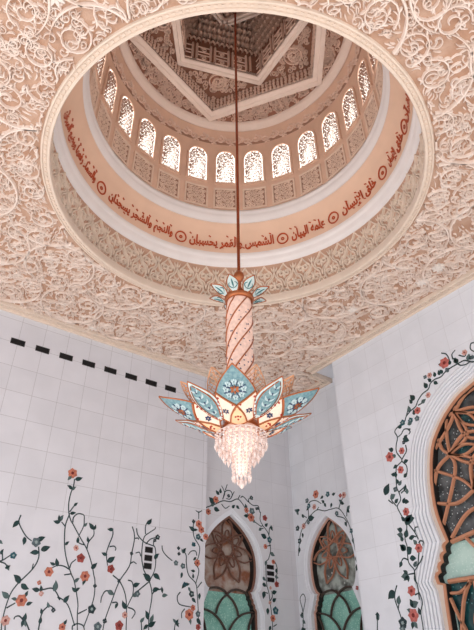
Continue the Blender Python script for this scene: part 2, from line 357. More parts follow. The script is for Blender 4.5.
up22 = lambda p: smooth2([(BIGC + (x - BIGC) * 1.011, 1.6 + (z - 1.6) * 1.011) for x, z in p], 6)
t2 = MB(); strap(t2, up22([(BIGC - 2.85, 6.14), (BIGC - 1.6, 6.32), (BIGC, 6.38), (BIGC + 1.6, 6.32), (BIGC + 2.85, 6.14)]), 0.164)
for sg in (1, -1):
    b_ = lambda x: BIGC + sg * x
    strap(t2, up22([(b_(2.8), 6.26), (b_(2.1), 6.86), (b_(1.48), 7.06), (b_(0.3), 7.1)]), 0.131)
    strap(t2, up22([(b_(2.24), 6.15), (b_(1.88), 5.72), (b_(1.4), 5.5), (b_(0.9), 5.05), (b_(0.6), 4.75)]), 0.131)
    strap(t2, up22([(b_(3.3), 4.92), (b_(2.1), 4.9), (b_(0), 4.84)]), 0.164)
    strap(t2, up22([(b_(3.3), 4.55), (b_(2.9), 4.55), (b_(2.45), 4.78)]), 0.115)
    strap(t2, up22([(b_(2.45), 4.85), (b_(2.85), 4.3), (b_(3.2), 3.3), (b_(3.3), 2.4)]), 0.123)
    strap(t2, up22([(b_(3.35), 4.4), (b_(3.2), 3.9), (b_(2.95), 3.2), (b_(2.9), 2.4)]), 0.115)
    strap(t2, up22([(b_(2.3), 4.8), (b_(2.35), 4.2), (b_(2.6), 3.6), (b_(2.5), 2.9)]), 0.123)
    strap(t2, up22([(b_(2.75), 2.6), (b_(2.2), 3.45), (b_(1.5), 3.5), (b_(0.9), 2.9)]), 0.123)
t2.build('tracery', MT['bronze'], root)
lowdark = MB(); v, t = fill_poly([(BIGC - 3.4, 0.5), (BIGC + 3.4, 0.5), (BIGC + 3.4, 4.9), (BIGC - 3.4, 4.9)], [], mapA(WA)); lowdark.add(np.vstack([v + (0.605, 0, 0), v + (0.613, 0, 0)]), list(t) + [tuple(4 + i for i in q) for q in t])
lowdark.build('lower_glass', MT['glass_teal'], root)
eyes = MB()
for k in range(8):
    a = 2 * PI * k / 8; L_, R__ = vesica((BIGC, 9.2), a, 0.9, 1.95, 0.17)
    q = np.vstack([L_, R__[::-1][1:-1]]); v = mapA(WA)(q[:, 0], q[:, 1], np.full(len(q), -0.6)); n = len(q)
    eyes.add(np.vstack([v, v + (0.02, 0, 0)]), [tuple(range(n)), tuple(range(2 * n - 1, n - 1, -1))])
eyes.build('petal_glass', MT['glass_teal'], root)
# --- the two niche windows
for idx, c, fm, jm, fmat, bm, gu in ((2, NLC, mapB(NB), MT['jamb'], MT['bronze_d'], MT['bronze_d'], MT['glass_painted_refl']), (3, NRC, mapA(NA), MT['jamb'], MT['bronze_p'], MT['bronze_m'], MT['glass_slate'])):
    st = [(0.24, 0.0), (0.235, 0.02), (0.12, 0.025), (0.115, 0.05), (0.02, 0.06), (0.0, 0.34)]
    root, strap, zs = window(idx, nic_half, nic_jamb, c, fm, st, jm, fmat, bm, 0.4, 0.10, gu, MT['glass_aqua'], 'niche')
    rosette(strap, root, nic_half, c, (c, 7.38), 7, PI / 2, 1.17, 0.26, 0.068, bm, False, zs)
    t2 = MB()
    for sg in (1, -1):
        b_ = lambda x: c + sg * x
        strap(t2, smooth2([(b_(1.14), 5.5), (b_(0.95), 5.64), (b_(0.55), 5.71), (b_(0.2), 5.62), (b_(0), 5.48)], 6), 0.1)
        strap(t2, smooth2([(b_(0), 5.46), (b_(0.3), 5.24), (b_(0.5), 4.95), (b_(0.6), 4.66)], 6), 0.09)
        strap(t2, smooth2([(b_(1.5), 4.86), (b_(1.0), 4.78), (b_(0.63), 4.62), (b_(0.28), 4.32), (b_(0), 3.9)], 6), 0.09)
        strap(t2, smooth2([(b_(1.5), 4.82), (b_(1.25), 4.45), (b_(1.1), 3.9), (b_(0.95), 2.6)], 6), 0.09)
        strap(t2, smooth2([(b_(0), 3.9), (b_(0.45), 3.4), (b_(0.75), 2.6)], 6), 0.09)
    t2.build('petal_bars', MT['iron'], root)

# ---------------------------------------------------------------- carved ceiling
RH, RIM = 6.34, 6.09
circ = [(RH * math.cos(a), RH * math.sin(a)) for a in np.linspace(0, 2 * PI, 129)[:-1]]
outl = [(-12, -12), (10.34, -12), (10.34, 7.64), (11.9, 7.64), (11.9, 11.6), (6.0, 11.6), (6.0, 11.1), (-12, 11.1)]
mapC = lambda u, v, h: np.stack([u, v, CZ - h], -1)
mb = MB(); v, t = fill_poly(outl, [circ], mapC); n = len(v)
mb.add(np.vstack([v, v + (0, 0, 0.02)]), list(t))
for a, b in zip(outl, outl[1:] + outl[:1]):
    mb.add([(a[0], a[1], CZ), (b[0], b[1], CZ), (b[0], b[1], CZ + 1.1), (a[0], a[1], CZ + 1.1)], [(0, 1, 2, 3)])
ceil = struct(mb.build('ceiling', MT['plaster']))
mb = MB(); mb.box((11.1, 6.85, CZ + .07), (2.0, 1.7, 0.1));  struct(mb.build('ceiling_niche_soffit', MT['jamb']))
def inroom(x, y, m=0.0):
    r = math.hypot(x, y)
    if r < 6.42 + m or x < -11.8 or y < -11.8: return False
    return (x < 9.85 - m and y < 10.6 - m) or (x < 11.4 and 7.9 < y < 11.2 and x > 6)
def clipadd(mb, p, wd, h, mi=0):
    ok = [inroom(x, y) for x, y in p]; i = 0; wd = np.broadcast_to(np.asarray(wd, float), (len(p),))
    while i < len(p):
        if ok[i]:
            j = i
            while j + 1 < len(p) and ok[j + 1]: j += 1
            if j - i >= 2: ribbon(mb, p[i:j + 1], wd[i:j + 1], h, mapC, mi)
            i = j + 1
        else: i += 1
def voluted(mb, c, r, a0, sg, wd, h, leaves=True, turns=1.6):
    p = spiral(c, r, r * 0.14, a0, sg * turns); clipadd(mb, p, np.linspace(wd, wd * 0.6, len(p)), h)
    if leaves:
        for k in range(2, len(p) - 5, 3):
            t = p[k + 1] - p[k]; t /= np.linalg.norm(t) + 1e-9; n_ = np.array([-t[1], t[0]]) * (-sg)
            for e in ((1, 0.34) if k % 2 else (1, 0.34),):
                b = p[k] + (n_ * 0.8 + t * 0.6) * r * e[1] * random.uniform(.7, 1.1)
                if inroom(*b): leafrib(mb, p[k], b, r * 0.16, h * 0.85, mapC, random.uniform(-.15, .15))
stems, scrolls, leaves = MB(), MB(), MB()
P1 = 2.55
for i in range(-5, 6):                                 # big interlacing stems
    for j in range(-5, 6):
        c = (i * P1 + (j % 2) * P1 / 2 + 0.4, j * P1 * 0.87 + 0.3); sg = 1 if (i + j) % 2 else -1
        p = spiral(c, 1.42, 1.18, random.uniform(0, 6.3), sg * 0.86, 44); tp = np.clip(np.minimum(np.arange(44), 43 - np.arange(44)) / 6, .02, 1); clipadd(stems, p, 0.085 * tp, 0.12)
P2 = 1.12
for i in range(-11, 11):
    for j in range(-12, 12):
        c = (i * P2 + (j % 2) * P2 / 2 + random.uniform(-.2, .2), j * P2 * 0.87 + random.uniform(-.2, .2))
        if inroom(c[0], c[1], -0.6): voluted(scrolls, c, random.uniform(.42, .56), random.uniform(0, 6.3), random.choice((1, -1)), 0.06, 0.11)
for k in range(4200):                                  # small curls
    c = (random.uniform(-11.5, 11.5), random.uniform(-11.5, 11.2))
    if inroom(*c): voluted(scrolls, c, random.uniform(.12, .22), random.uniform(0, 6.3), random.choice((1, -1)), 0.040, random.uniform(.06, .10), False, 1.15)
for k in range(15000):
    x, y = random.uniform(-11.6, 11.4), random.uniform(-11.6, 11.2)
    a = 1.6 * math.sin(x * 0.9 + 0.7 * y) + 1.9 * math.cos(y * 0.8 - 0.5 * x) + random.uniform(-.5, .5); l = random.uniform(.14, .36)
    b = (x + l * math.cos(a), y + l * math.sin(a))
    if inroom(x, y) and inroom(*b): leafrib(leaves, (x, y), b, random.uniform(.035, .06), random.uniform(.035, .075), mapC, random.uniform(-.25, .25))
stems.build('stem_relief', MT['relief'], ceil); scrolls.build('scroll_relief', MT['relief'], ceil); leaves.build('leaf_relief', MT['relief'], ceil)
bl = MB()
for k in range(14):                                    # pale open blossoms
    x, y = random.uniform(-11, 10), random.uniform(-11, 10.5)
    if k == 0: x, y = -4.9, 4.4
    if not inroom(x, y, 0.3): continue
    ca = np.arange(10) * 2 * PI / 10; bl.grid(np.stack([np.stack([x + r_ * np.cos(ca), y + r_ * np.sin(ca), np.full(10, CZ - hh)], -1) for r_, hh in ((.10, .0), (.09, .10), (.05, .12), (.005, .12))]), 0, cv=True)
    for q in range(8):
        a = q * PI / 4; leafrib(bl, (x + .05 * math.cos(a), y + .05 * math.sin(a)), (x + .26 * math.cos(a), y + .26 * math.sin(a)), 0.17, 0.10, mapC, 0)
bl.build('blossom_relief', MT['relief_w'], ceil)
# bead and fillet borders where ceiling meets wall
def border(idx, a, b, nrm):
    mb = MB(); a = np.array(a, float); b = np.array(b, float); L_ = np.linalg.norm(b - a); d = (b - a) / L_; n_ = np.array(nrm, float)
    prof = [(0.0, 0.0), (0.0, 0.20), (0.09, 0.20), (0.12, 0.12), (0.30, 0.10), (0.33, 0.16), (0.42, 0.16), (0.45, 0.0)]
    P = np.array([[np.append(q + n_ * o, CZ - h) for o, h in prof] for q in (a, b)]); mb.grid(P)
    k = int(L_ / 0.19)
    for i in range(k):
        q = a + d * (i + .5) * L_ / k + n_ * 0.21; Mx = Matrix.Translation((q[0], q[1], CZ - 0.12)) @ Matrix.Rotation(math.atan2(d[1], d[0]), 4, 'Z'); mb.box((0, 0, 0), (0.11, 0.12, 0.06), Mx)
    return struct(mb.build('trim_%d' % idx, MT['rim']))
border(1, (-12, WB), (6.155, WB), (0, -1)); border(2, (WA + .05, -12), (WA + .05, 7.64), (-1, 0)); border(3, (NA, 7.64), (NA, NB), (-1, 0)); border(4, (6.16, NB), (NA, NB), (0, -1)); border(5, (WA + .05, 7.64), (NA, 7.64), (0, 1))
# rim of the round opening
mb = MB(); mb.lathe([(6.40, CZ - .0), (6.37, CZ - .07), (6.33, CZ - .08), (6.31, CZ - .04), (6.20, CZ - .04), (6.18, CZ - .09), (6.11, CZ - .09), (RIM, CZ - .05), (RIM, CZ + .12), (6.14, CZ + .16), (6.14, CZ + .3), (6.52, CZ + .34)], 144)
for k in range(220):
    a = 2 * PI * k / 220; mb.box((6.25, 0, CZ - .05), (0.07, 0.09, 0.04), Matrix.Rotation(a, 4, 'Z'))
struct(mb.build('trim_6', MT['rim']))

# ---------------------------------------------------------------- dome: carved lower ring
mb = MB(); mb.lathe([(6.5, CZ + .2), (6.5, 17.9)], 160); drum0 = struct(mb.build('wall_dome_ring', MT['drum_ground'], None, True))
def mapR(Rc): return lambda u, v, h: np.stack([(Rc - h) * np.cos(u / Rc), (Rc - h) * np.sin(u / Rc), v], -1)
def sub(a0, a1): return lambda a: a0 <= a <= a1
m65 = mapR(6.5); mb = MB(); NR = 46; per = 2 * PI * 6.5 / NR; zc = 16.75
for k in range(NR):
    u0 = k * per
    for sg in (1, -1):
        f = lambda x, z: (u0 + sg * x * per, zc + z)
        ribbon(mb, smooth2([f(0, -.98), f(.17, -.72), f(.36, -.42), f(.34, -.05), f(.12, .2), f(0, .52)], 5), 0.075, 0.11, m65)      # ogee
        ribbon(mb, smooth2([f(.5, .98), f(.33, .72), f(.14, .5), f(.2, .22), f(.42, .05), f(.5, -.3)], 5), 0.065, 0.10, m65)
        ribbon(mb, spiral(f(.17, -.28), .19, .03, PI / 2 - sg * PI / 2, sg * 1.5, 20), 0.06, 0.085, m65)
        ribbon(mb, spiral(f(.34, .45), .17, .03, PI / 2 + sg * PI / 2, -sg * 1.5, 20), 0.06, 0.08, m65)
        ribbon(mb, spiral(f(.4, -.72), .17, .03, -PI / 2, sg * 1.4, 18), 0.055, 0.08, m65)
        leafrib(mb, f(.05, -.1), f(.12, .12), .07, .07, m65); leafrib(mb, f(.46, -.5), f(.36, -.3), .07, .07, m65); leafrib(mb, f(.05, .6), f(.16, .86), .08, .07, m65); leafrib(mb, f(.08, -.6), f(.2, -.86), .07, .07, m65)
    leafrib(mb, (u0, zc - .45), (u0, zc + .05), .13, .09, m65); leafrib(mb, (u0, zc + .55), (u0, zc + .9), .12, .08, m65); leafrib(mb, (u0 + per / 2, zc - .95), (u0 + per / 2, zc - .4), .12, .08, m65); leafrib(mb, (u0 + per / 2, zc + .15), (u0 + per / 2, zc + .6), .12, .08, m65)
mb.build('scroll_relief', MT['drum_relief'], drum0)
# white cornice, script band, second cornice
mb = MB(); mb.lathe([(6.52, 17.84), (6.46, 17.84), (6.46, 17.9), (6.40, 17.94), (6.35, 18.06), (6.345, 18.2), (6.31, 18.26), (6.275, 18.30), (6.27, 18.42), (6.285, 18.53)], 160); struct(mb.build('trim_7', MT['cornice'], None, True))
BP = smooth2([(6.28, 18.52), (6.255, 18.9), (6.19, 19.25), (6.0, 19.62), (5.72, 19.86)], 6)
mb = MB(); mb.lathe(BP, 160); band = struct(mb.build('wall_script_band', MT['band'], None, True))
mb = MB(); mb.lathe([(5.73, 19.84), (5.735, 19.9), (5.70, 19.96), (5.63, 20.1), (5.60, 20.26), (5.605, 20.36), (5.57, 20.40), (5.57, 20.5), (5.60, 20.6), (5.68, 20.62)], 160); struct(mb.build('trim_8', MT['cornice'], None, True))
# script, written right to left round the band
FORM = {}
for i, (ch, dual) in enumerate([('\u0621', 0), ('\u0622', 1), ('\u0623', 1), ('\u0624', 1), ('\u0625', 1), ('\u0626', 2), ('\u0627', 1), ('\u0628', 2), ('\u0629', 1), ('\u062a', 2), ('\u062b', 2), ('\u062c', 2), ('\u062d', 2), ('\u062e', 2), ('\u062f', 1), ('\u0630', 1), ('\u0631', 1), ('\u0632', 1), ('\u0633', 2), ('\u0634', 2), ('\u0635', 2), ('\u0636', 2), ('\u0637', 2), ('\u0638', 2), ('\u0639', 2), ('\u063a', 2), ('\u0641', 2), ('\u0642', 2), ('\u0643', 2), ('\u0644', 2), ('\u0645', 2), ('\u0646', 2), ('\u0647', 2), ('\u0648', 1), ('\u0649', 1), ('\u064a', 2)]):
    FORM[ch] = dual
code = 0xFE80; CODE = {}
for ch, dual in FORM.items(): CODE[ch] = code; code += (1, 2, 4)[dual]
def shape_arabic(s):
    out = []; i = 0; prev = False
    while i < len(s):
        ch = s[i]
        if ch not in FORM: out.append(ch); prev = False; i += 1; continue
        if ch == '\u0644' and i + 1 < len(s) and s[i + 1] in '\u0622\u0623\u0625\u0627':
            b = 0xFEF5 + 2 * '\u0622\u0623\u0625\u0627'.index(s[i + 1]); out.append(chr(b + (1 if prev else 0))); prev = False; i += 2; continue
        nxt = i + 1 < len(s) and s[i + 1] in FORM and FORM[s[i + 1]] > 0 and FORM[ch] == 2
        k = (1 if not nxt else 3) if prev else (2 if nxt else 0)
        out.append(chr(CODE[ch] + k)); prev = FORM[ch] == 2; i += 1
    return ''.join(reversed(out))
BPl = np.concatenate([[0], np.cumsum(np.linalg.norm(np.diff(BP, axis=0), axis=1))])
def band_pt(az, s, h):
    r = np.interp(s, BPl, BP[:, 0]) - h; z = np.interp(s, BPl, BP[:, 1]) - h * 0.25
    return np.stack([r * np.cos(az), r * np.sin(az), z], -1)
def band_mesh(V, F, name, parent):
    n = len(V); top = band_pt(V[:, 0], V[:, 1], np.full(n, .035)); bot = band_pt(V[:, 0], V[:, 1], np.full(n, .004))
    mb = MB(); mb.add(np.vstack([top, bot]), list(F) + [tuple(n + i for i in reversed(q)) for q in F]); return mb.build(name, MT['text'], parent)
def write(txt, az0, az1, s0=0.19, s1=0.82):
    """az0 = right-hand end (start of reading), az1 = left-hand end, degrees"""
    c = bpy.data.curves.new('t', 'FONT'); c.body = shape_arabic(txt); c.resolution_u = 2; c.offset = 0.03
    o = bpy.data.objects.new('t', c); COL.objects.link(o); bpy.context.view_layer.update()
    me = bpy.data.meshes.new_from_object(o.evaluated_get(bpy.context.evaluated_depsgraph_get()))
    V = np.array([v.co[:2] for v in me.vertices]); F = [tuple(p.vertices) for p in me.polygons]
    bpy.data.objects.remove(o); bpy.data.curves.remove(c); bpy.data.meshes.remove(me)
    lo, hi = V.min(0), V.max(0); q = (V - lo) / (hi - lo)
    V2 = np.stack([np.radians(az1 + (az0 - az1) * q[:, 0]), s0 + (s1 - s0) * q[:, 1]], 1)
    return band_mesh(V2, F, 'script_line', band)
write('\u0639\u0644\u0645 \u0627\u0644\u0642\u0631\u0622\u0646', -58, -40); write('\u062e\u0644\u0642', -34.5, -28, 0.2, .8); write('\u0627\u0644\u0625\u0646\u0633\u0627\u0646', -27, -21.5)
write('\u062e\u0644\u0642 \u0627\u0644\u0625\u0646\u0633\u0627\u0646', -12.5, 6.5); write('\u0639\u0644\u0645\u0647 \u0627\u0644\u0628\u064a\u0627\u0646', 15, 30.3)
write('\u0627\u0644\u0634\u0645\u0633 \u0648\u0627\u0644\u0642\u0645\u0631 \u0628\u062d\u0633\u0628\u0627\u0646', 38, 74.5); write('\u0648\u0627\u0644\u0646\u062c\u0645 \u0648\u0627\u0644\u0634\u062c\u0631 \u064a\u0633\u062c\u062f\u0627\u0646', 82, 113.5)
write('\u0648\u0627\u0644\u0633\u0645\u0627\u0621 \u0631\u0641\u0639\u0647\u0627 \u0648\u0648\u0636\u0639 \u0627\u0644\u0645\u064a\u0632\u0627\u0646', 122, 152)
for az in (-37.5, -17, 10.8, 34.2, 78.3, 118):
    V = []; F = []
    for ro, ri, n in ((.30, .235, 24), (.09, 0.03, 10)):
        k0 = len(V)
        for i in range(n):
            a = 2 * PI * i / n
            for r in (ro, ri): V.append((R_(az) + r * .92 * math.cos(a) / 6.2, 0.5 + r * math.sin(a)))
        F += [(k0 + 2 * i, k0 + 2 * i + 1, k0 + 2 * ((i + 1) % n) + 1, k0 + 2 * ((i + 1) % n)) for i in range(n)]
    band_mesh(np.array(V), F, 'verse_marker', band)
# marks above and below the letters
V = []; F = []; r2 = random.Random(3)
for a0, a1 in ((-12, 6), (15, 30), (38, 74), (82, 113), (122, 150), (-34, -22)):
    a = a0 + 1
    while a < a1:
        s = r2.choice((.84, .8, .78, .24)); k = len(V); dl = .10 / 6.2
        V += [(R_(a), s), (R_(a) + dl, s + .06), (R_(a) + dl * .8, s + .10), (R_(a) - dl * .2, s + .045)]; F.append((k, k + 1, k + 2, k + 3)); a += r2.uniform(2.0, 3.6)
band_mesh(np.array(V), F, 'vowel_marks', band)

# drum with panels and arched windows (25 bays of 14.4 degrees)
mb = MB(); mb.lathe(smooth2([(5.68, 20.58), (5.68, 22.5), (5.68, 24.2), (5.66, 25.0), (5.57, 25.7), (5.36, 26.24)], 4), 150); drum = struct(mb.build('wall_dome_drum', MT['drum'], None, True))
RD = 5.68; mD = lambda u, v, h: np.stack([(RD - h) * np.cos(u / RD), (RD - h) * np.sin(u / RD), v], -1)
def winout(hw, z0, zs_, zt, n=8):
    return [(-hw, z0), (hw, z0)] + [(hw * math.cos(a) ** .9, zs_ + (zt - zs_) * math.sin(a)) for a in np.linspace(0, PI / 2, n)] + [(-hw * math.cos(a) ** .9, zs_ + (zt - zs_) * math.sin(a)) for a in np.linspace(PI / 2, 0, n)[1:]]
def dense(fm, inside, u0, u1, v0, v1, nu, nv, wd, h):
    mb = MB()
    for i in range(nu):
        for j in range(nv):
            c = (u0 + (i + .5 + .5 * (j % 2) - .25) * (u1 - u0) / nu, v0 + (j + .5) * (v1 - v0) / nv); r = .5 * (u1 - u0) / nu
            if not inside(*c): continue
            p = spiral(c, r * 1.25, r * .2, random.uniform(0, 6.3), random.choice((1, -1)) * 1.3, 12)
            p = np.array([q for q in p if inside(*q)])
            if len(p) > 3: ribbon(mb, p, wd, h, fm)
            a = random.uniform(0, 6.3); q = (c[0] + 1.5 * r * math.cos(a), c[1] + 1.5 * r * math.sin(a))
            if inside(*q): leafrib(mb, c, q, wd * 1.3, h, fm, .2, n=4)
    return mb
HW, W0, WS, WT = 0.47, 22.50, 24.2, 24.86
wo = winout(HW, W0, WS, WT); wf = winout(HW + .10, W0 - .09, WS, WT + .11)
def insw(u, v): return abs(u) < HW - .03 and W0 + .03 < v < WT - .03 and (v < WS or ((u / HW) ** 2 + ((v - WS) / (WT - WS)) ** 2) < .9)
q = np.array(wo); pm = MB(); vv = mD(q[:, 0], q[:, 1], np.full(len(q), .012)); n = len(q)
pm.add(np.vstack([vv, vv + (.01, 0, 0)]), [tuple(range(n)), tuple(range(2 * n - 1, n - 1, -1))]); pane = struct(pm.build('window_4', MT['pane']))
fm_ = MB(); a_, b_ = np.array(wo), np.array(wf)
fm_.grid(np.stack([mD(x[:, 0], x[:, 1], np.full(len(x), h)) for x, h in ((a_, .012), (a_, .075), (b_, .075), (b_, 0.0))], 0), 0, cv=True); fm_.build('frame', MT['drum'], pane)
dense(mD, insw, -HW, HW, W0, WT, 7, 16, .038, .04).build('lattice', MT['lattice'], pane)
pf = MB(); P0, P1_ = 20.80, 22.02; PW = 0.52
rect = lambda e: np.array([(-PW + e, P0 + e), (PW - e, P0 + e), (PW - e, P1_ - e), (-PW + e, P1_ - e)])
pf.grid(np.stack([mD(x[:, 0], x[:, 1], np.full(4, h)) for x, h in ((rect(-.06), 0.0), (rect(-.06), .06), (rect(.02), .06), (rect(.03), .015))], 0), 0, cv=True)
pg = MB(); pg.add(mD(rect(.02)[:, 0], rect(.02)[:, 1], np.full(4, .012)), [(0, 1, 2, 3)])
panel = pf.build('panel_frame', MT['panel_relief'], drum); pg.build('panel_ground', MT['panel'], panel)
dense(mD, lambda u, v: abs(u) < PW - .05 and P0 + .06 < v < P1_ - .06, -PW, PW, P0, P1_, 6, 7, .055, .045).build('panel_scrolls', MT['panel_relief'], panel)
for k in range(25):
    az = R_(88.2 + 14.4 * k)
    if k: wn_ = clone(pane); wn_.name = 'window_%d' % (4 + k); pn = clone(panel, drum)
    else: wn_, pn = pane, panel
    wn_.rotation_euler.z = az; pn.rotation_euler.z = az
# frieze of running scrolls above the windows
mb = MB(); mF = lambda u, v, h: np.stack([(np.interp(v, [25, 25.7, 26.24], [5.66, 5.57, 5.36]) - h) * np.cos(u / 5.6), (np.interp(v, [25, 25.7, 26.24], [5.66, 5.57, 5.36]) - h) * np.sin(u / 5.6), v], -1)
fg = MB(); fg.lathe([(5.67, 25.30), (5.635, 25.31), (5.545, 25.93), (5.57, 25.95)], 150); fg.build('frieze_ground', MT['panel'], drum)
nf = 75; pf_ = 2 * PI * 5.6 / nf
for k in range(nf):
    u0 = k * pf_; sg = 1 if k % 2 else -1
    ribbon(mb, spiral((u0, 25.62 + sg * .05), .24, .05, sg * PI / 2, sg * 1.4, 18), .06, .06, mF); leafrib(mb, (u0 + .1, 25.62), (u0 + .32, 25.62 - sg * .22), .09, .06, mF, .2); leafrib(mb, (u0 - .1, 25.62), (u0 - .28, 25.62 + sg * .26), .08, .06, mF, .2)
mb.build('frieze_relief', MT['star_relief'], drum)
mb = MB(); mb.lathe([(5.38, 26.2), (5.34, 26.12), (5.26, 26.14), (5.20, 26.26), (5.12, 26.28), (5.06, 26.36), (5.0, 26.5), (5.0, 26.6)], 150); struct(mb.build('trim_9', MT['star_trim'], None, True))

# five-pointed crown of the dome
Z0, Z1, Z2 = 26.5, 27.36, 31.2; A5 = R_(69.5)
def penta(R, a0): return [(R * math.cos(a0 + 2 * PI * k / 5), R * math.sin(a0 + 2 * PI * k / 5)) for k in range(5)]
def inpoly(x, y, R, a0):
    return all((x * math.cos(a0 + PI / 5 + 2 * PI * k / 5) + y * math.sin(a0 + PI / 5 + 2 * PI * k / 5)) < R * math.cos(PI / 5) for k in range(5))
mZ = lambda z: (lambda u, v, h: np.stack([u, v, z - h], -1))
c5 = [(5.06 * math.cos(a), 5.06 * math.sin(a)) for a in np.linspace(0, 2 * PI, 101)[:-1]]
mb = MB(); v, t = fill_poly(c5, [penta(4.62, A5)], mZ(Z0)); mb.add(v, t); crown = struct(mb.build('ceiling_star_segments', MT['star_ground']))
rl = MB()
for k in range(1900):
    a = random.uniform(0, 2 * PI); r = random.uniform(3.6, 4.95); x, y = r * math.cos(a), r * math.sin(a)
    if inpoly(x, y, 4.95, A5): continue
    p = spiral((x, y), random.uniform(.10, .19), .03, random.uniform(0, 6.3), random.choice((1, -1)) * 1.3, 16)
    if all(not inpoly(*q, 4.95, A5) and math.hypot(*q) < 4.98 for q in p): ribbon(rl, p, .05, .08, mZ(Z0))
rl.build('scroll_relief', MT['star_relief'], crown)
def pring(idx, Ro, Ri, z, a0, dz):
    mb = MB(); prof = [(Ro, z), (Ro - .02, z - dz), (Ro - (Ro - Ri) * .45, z - dz), (Ro - (Ro - Ri) * .55, z - dz * .4), (Ri + .03, z - dz * .4), (Ri, z + .02), (Ri, z + .2)]
    mb.lathe(prof, 5, a0); return struct(mb.build('trim_%d' % idx, MT['star_trim']))
pring(10, 5.08, 4.5, Z0 - .01, A5, .12)
def ngon_wall(name, R, z0, z1, a0, rows, m, mr, cell, h=.05):
    mb = MB(); mb.lathe([(R, z0), (R, z1)], 5, a0); o = struct(mb.build(name, m)); rl = MB()
    side = 2 * R * math.sin(PI / 5); ap = R * math.cos(PI / 5)
    for k in range(5):
        am = a0 + PI / 5 + 2 * PI * k / 5; cx_, sx_ = math.cos(am), math.sin(am)
        fm = lambda u, v, h: np.stack([(ap - h) * cx_ - u * sx_, (ap - h) * sx_ + u * cx_, v], -1)
        rows(rl, fm, side)
    rl.build('wall_relief', mr, o); return o
def small_scrolls(z0, z1, cell):
    def f(rl, fm, side):
        nu = int(side / cell); nv = max(1, int((z1 - z0) / cell))
        for i in range(nu):
            for j in range(nv):
                c = (-side / 2 + (i + .5) * side / nu, z0 + (j + .5) * (z1 - z0) / nv)
                ribbon(rl, spiral(c, cell * .46, cell * .08, random.uniform(0, 6.3), random.choice((1, -1)) * 1.3, 12), cell * .2, .05, fm)
    return f
ngon_wall('wall_star', 4.5, Z0, Z1, A5, small_scrolls(Z0 + .05, Z1, .2), MT['star_ground'], MT['star_relief'], .2)
A6 = A5 + PI / 5
mb = MB(); v, t = fill_poly(penta(4.52, A5), [penta(3.4, A6)], mZ(Z1)); mb.add(v, t); sof = struct(mb.build('ceiling_star_soffit', MT['star_ground']))
rl = MB()
for k in range(1900):
    x, y = random.uniform(-4.4, 4.4), random.uniform(-4.4, 4.4)
    if inpoly(x, y, 3.75, A6) or not inpoly(x, y, 4.35, A5): continue
    p = spiral((x, y), random.uniform(.10, .18), .03, random.uniform(0, 6.3), random.choice((1, -1)) * 1.3, 14)
    if all(inpoly(*q, 4.42, A5) and not inpoly(*q, 3.66, A6) for q in p): ribbon(rl, p, .05, .08, mZ(Z1))
for k in range(5):                                      # rosette with a ring in every point of the star
    a = A5 + 2 * PI * k / 5; c = (3.35 * math.cos(a), 3.35 * math.sin(a))
    ribbon(rl, spiral(c, .42, .42, 0, 1.02, 30), .08, .12, mZ(Z1)); ribbon(rl, spiral(c, .3, .04, 0, 1.6, 26), .08, .1, mZ(Z1))
rl.build('scroll_relief', MT['star_relief'], sof)
pring(11, 3.64, 3.14, Z1 - .01, A6, .12)
def inner_rows(rl, fm, side):
    for i in range(4):                                 # upright panel pairs
        u = -side / 2 + (i + .5) * side / 4
        for du in (-.11, .11):
            ribbon(rl, [(u + du, Z1 + .15), (u + du, Z1 + .8), (u + du, Z1 + 1.5)], .13, .08, fm)
        for s in range(2):
            uu = u + side / 8; z = Z1 + .35 + s * .7
            ribbon(rl, [(uu - .34, z - .22), (uu + .34, z - .22), (uu + .34, z + .22), (uu - .34, z + .22), (uu - .34, z - .22)], .05, .05, fm)
            if abs(uu) < side / 2 - .1: ribbon(rl, spiral((uu, z), .18, .03, 0, 1.6, 16), .05, .05, fm)
    for r in range(6):                                 # tiers of little hanging niches stepping inwards
        nn = 15 - r; z = Z1 + 1.75 + r * .33; sd = side * (1 - .06 * r)
        for i in range(nn):
            u = -sd / 2 + (i + .5 + .25 * (r % 2)) * sd / nn; w_ = sd / nn * .46
            p = np.array([(u + w_ * math.cos(a), z + .3 * math.sin(a)) for a in np.linspace(0, PI, 8)])
            ribbon(rl, p, .06, .10 + .16 * r, fm); ribbon(rl, [(u - w_, z + .02), (u - w_, z - .05), (u - w_ * .9, z - .12)], .08, .12 + .16 * r, fm)
tower = ngon_wall('wall_star_lantern', 3.14, Z1, Z2, A6, inner_rows, MT['star_ground'], MT['star_relief'], .2)
mb = MB(); v, t = fill_poly(penta(3.3, A6), [], mZ(Z2)); mb.add(np.vstack([v, v + (0, 0, .05)]), t); top = struct(mb.build('ceiling_lantern', MT['star_ground']))
pring(12, 2.2, 1.85, Z2 - .6, A6 + PI / 5, .25)
rl = MB()
for k in range(120):
    x, y = random.uniform(-2.2, 2.2), random.uniform(-2.2, 2.2); ribbon(rl, spiral((x, y), .2, .04, random.uniform(0, 6), 1.3, 14), .07, .08, mZ(Z2))
rl.build('scroll_relief', MT['star_relief'], top)
mb = MB(); mb.lathe([(7.2, CZ + .2), (7.2, 27), (5.8, 32), (0.01, 32.4)], 60); struct(mb.build('dome_shell', MT['jamb']))

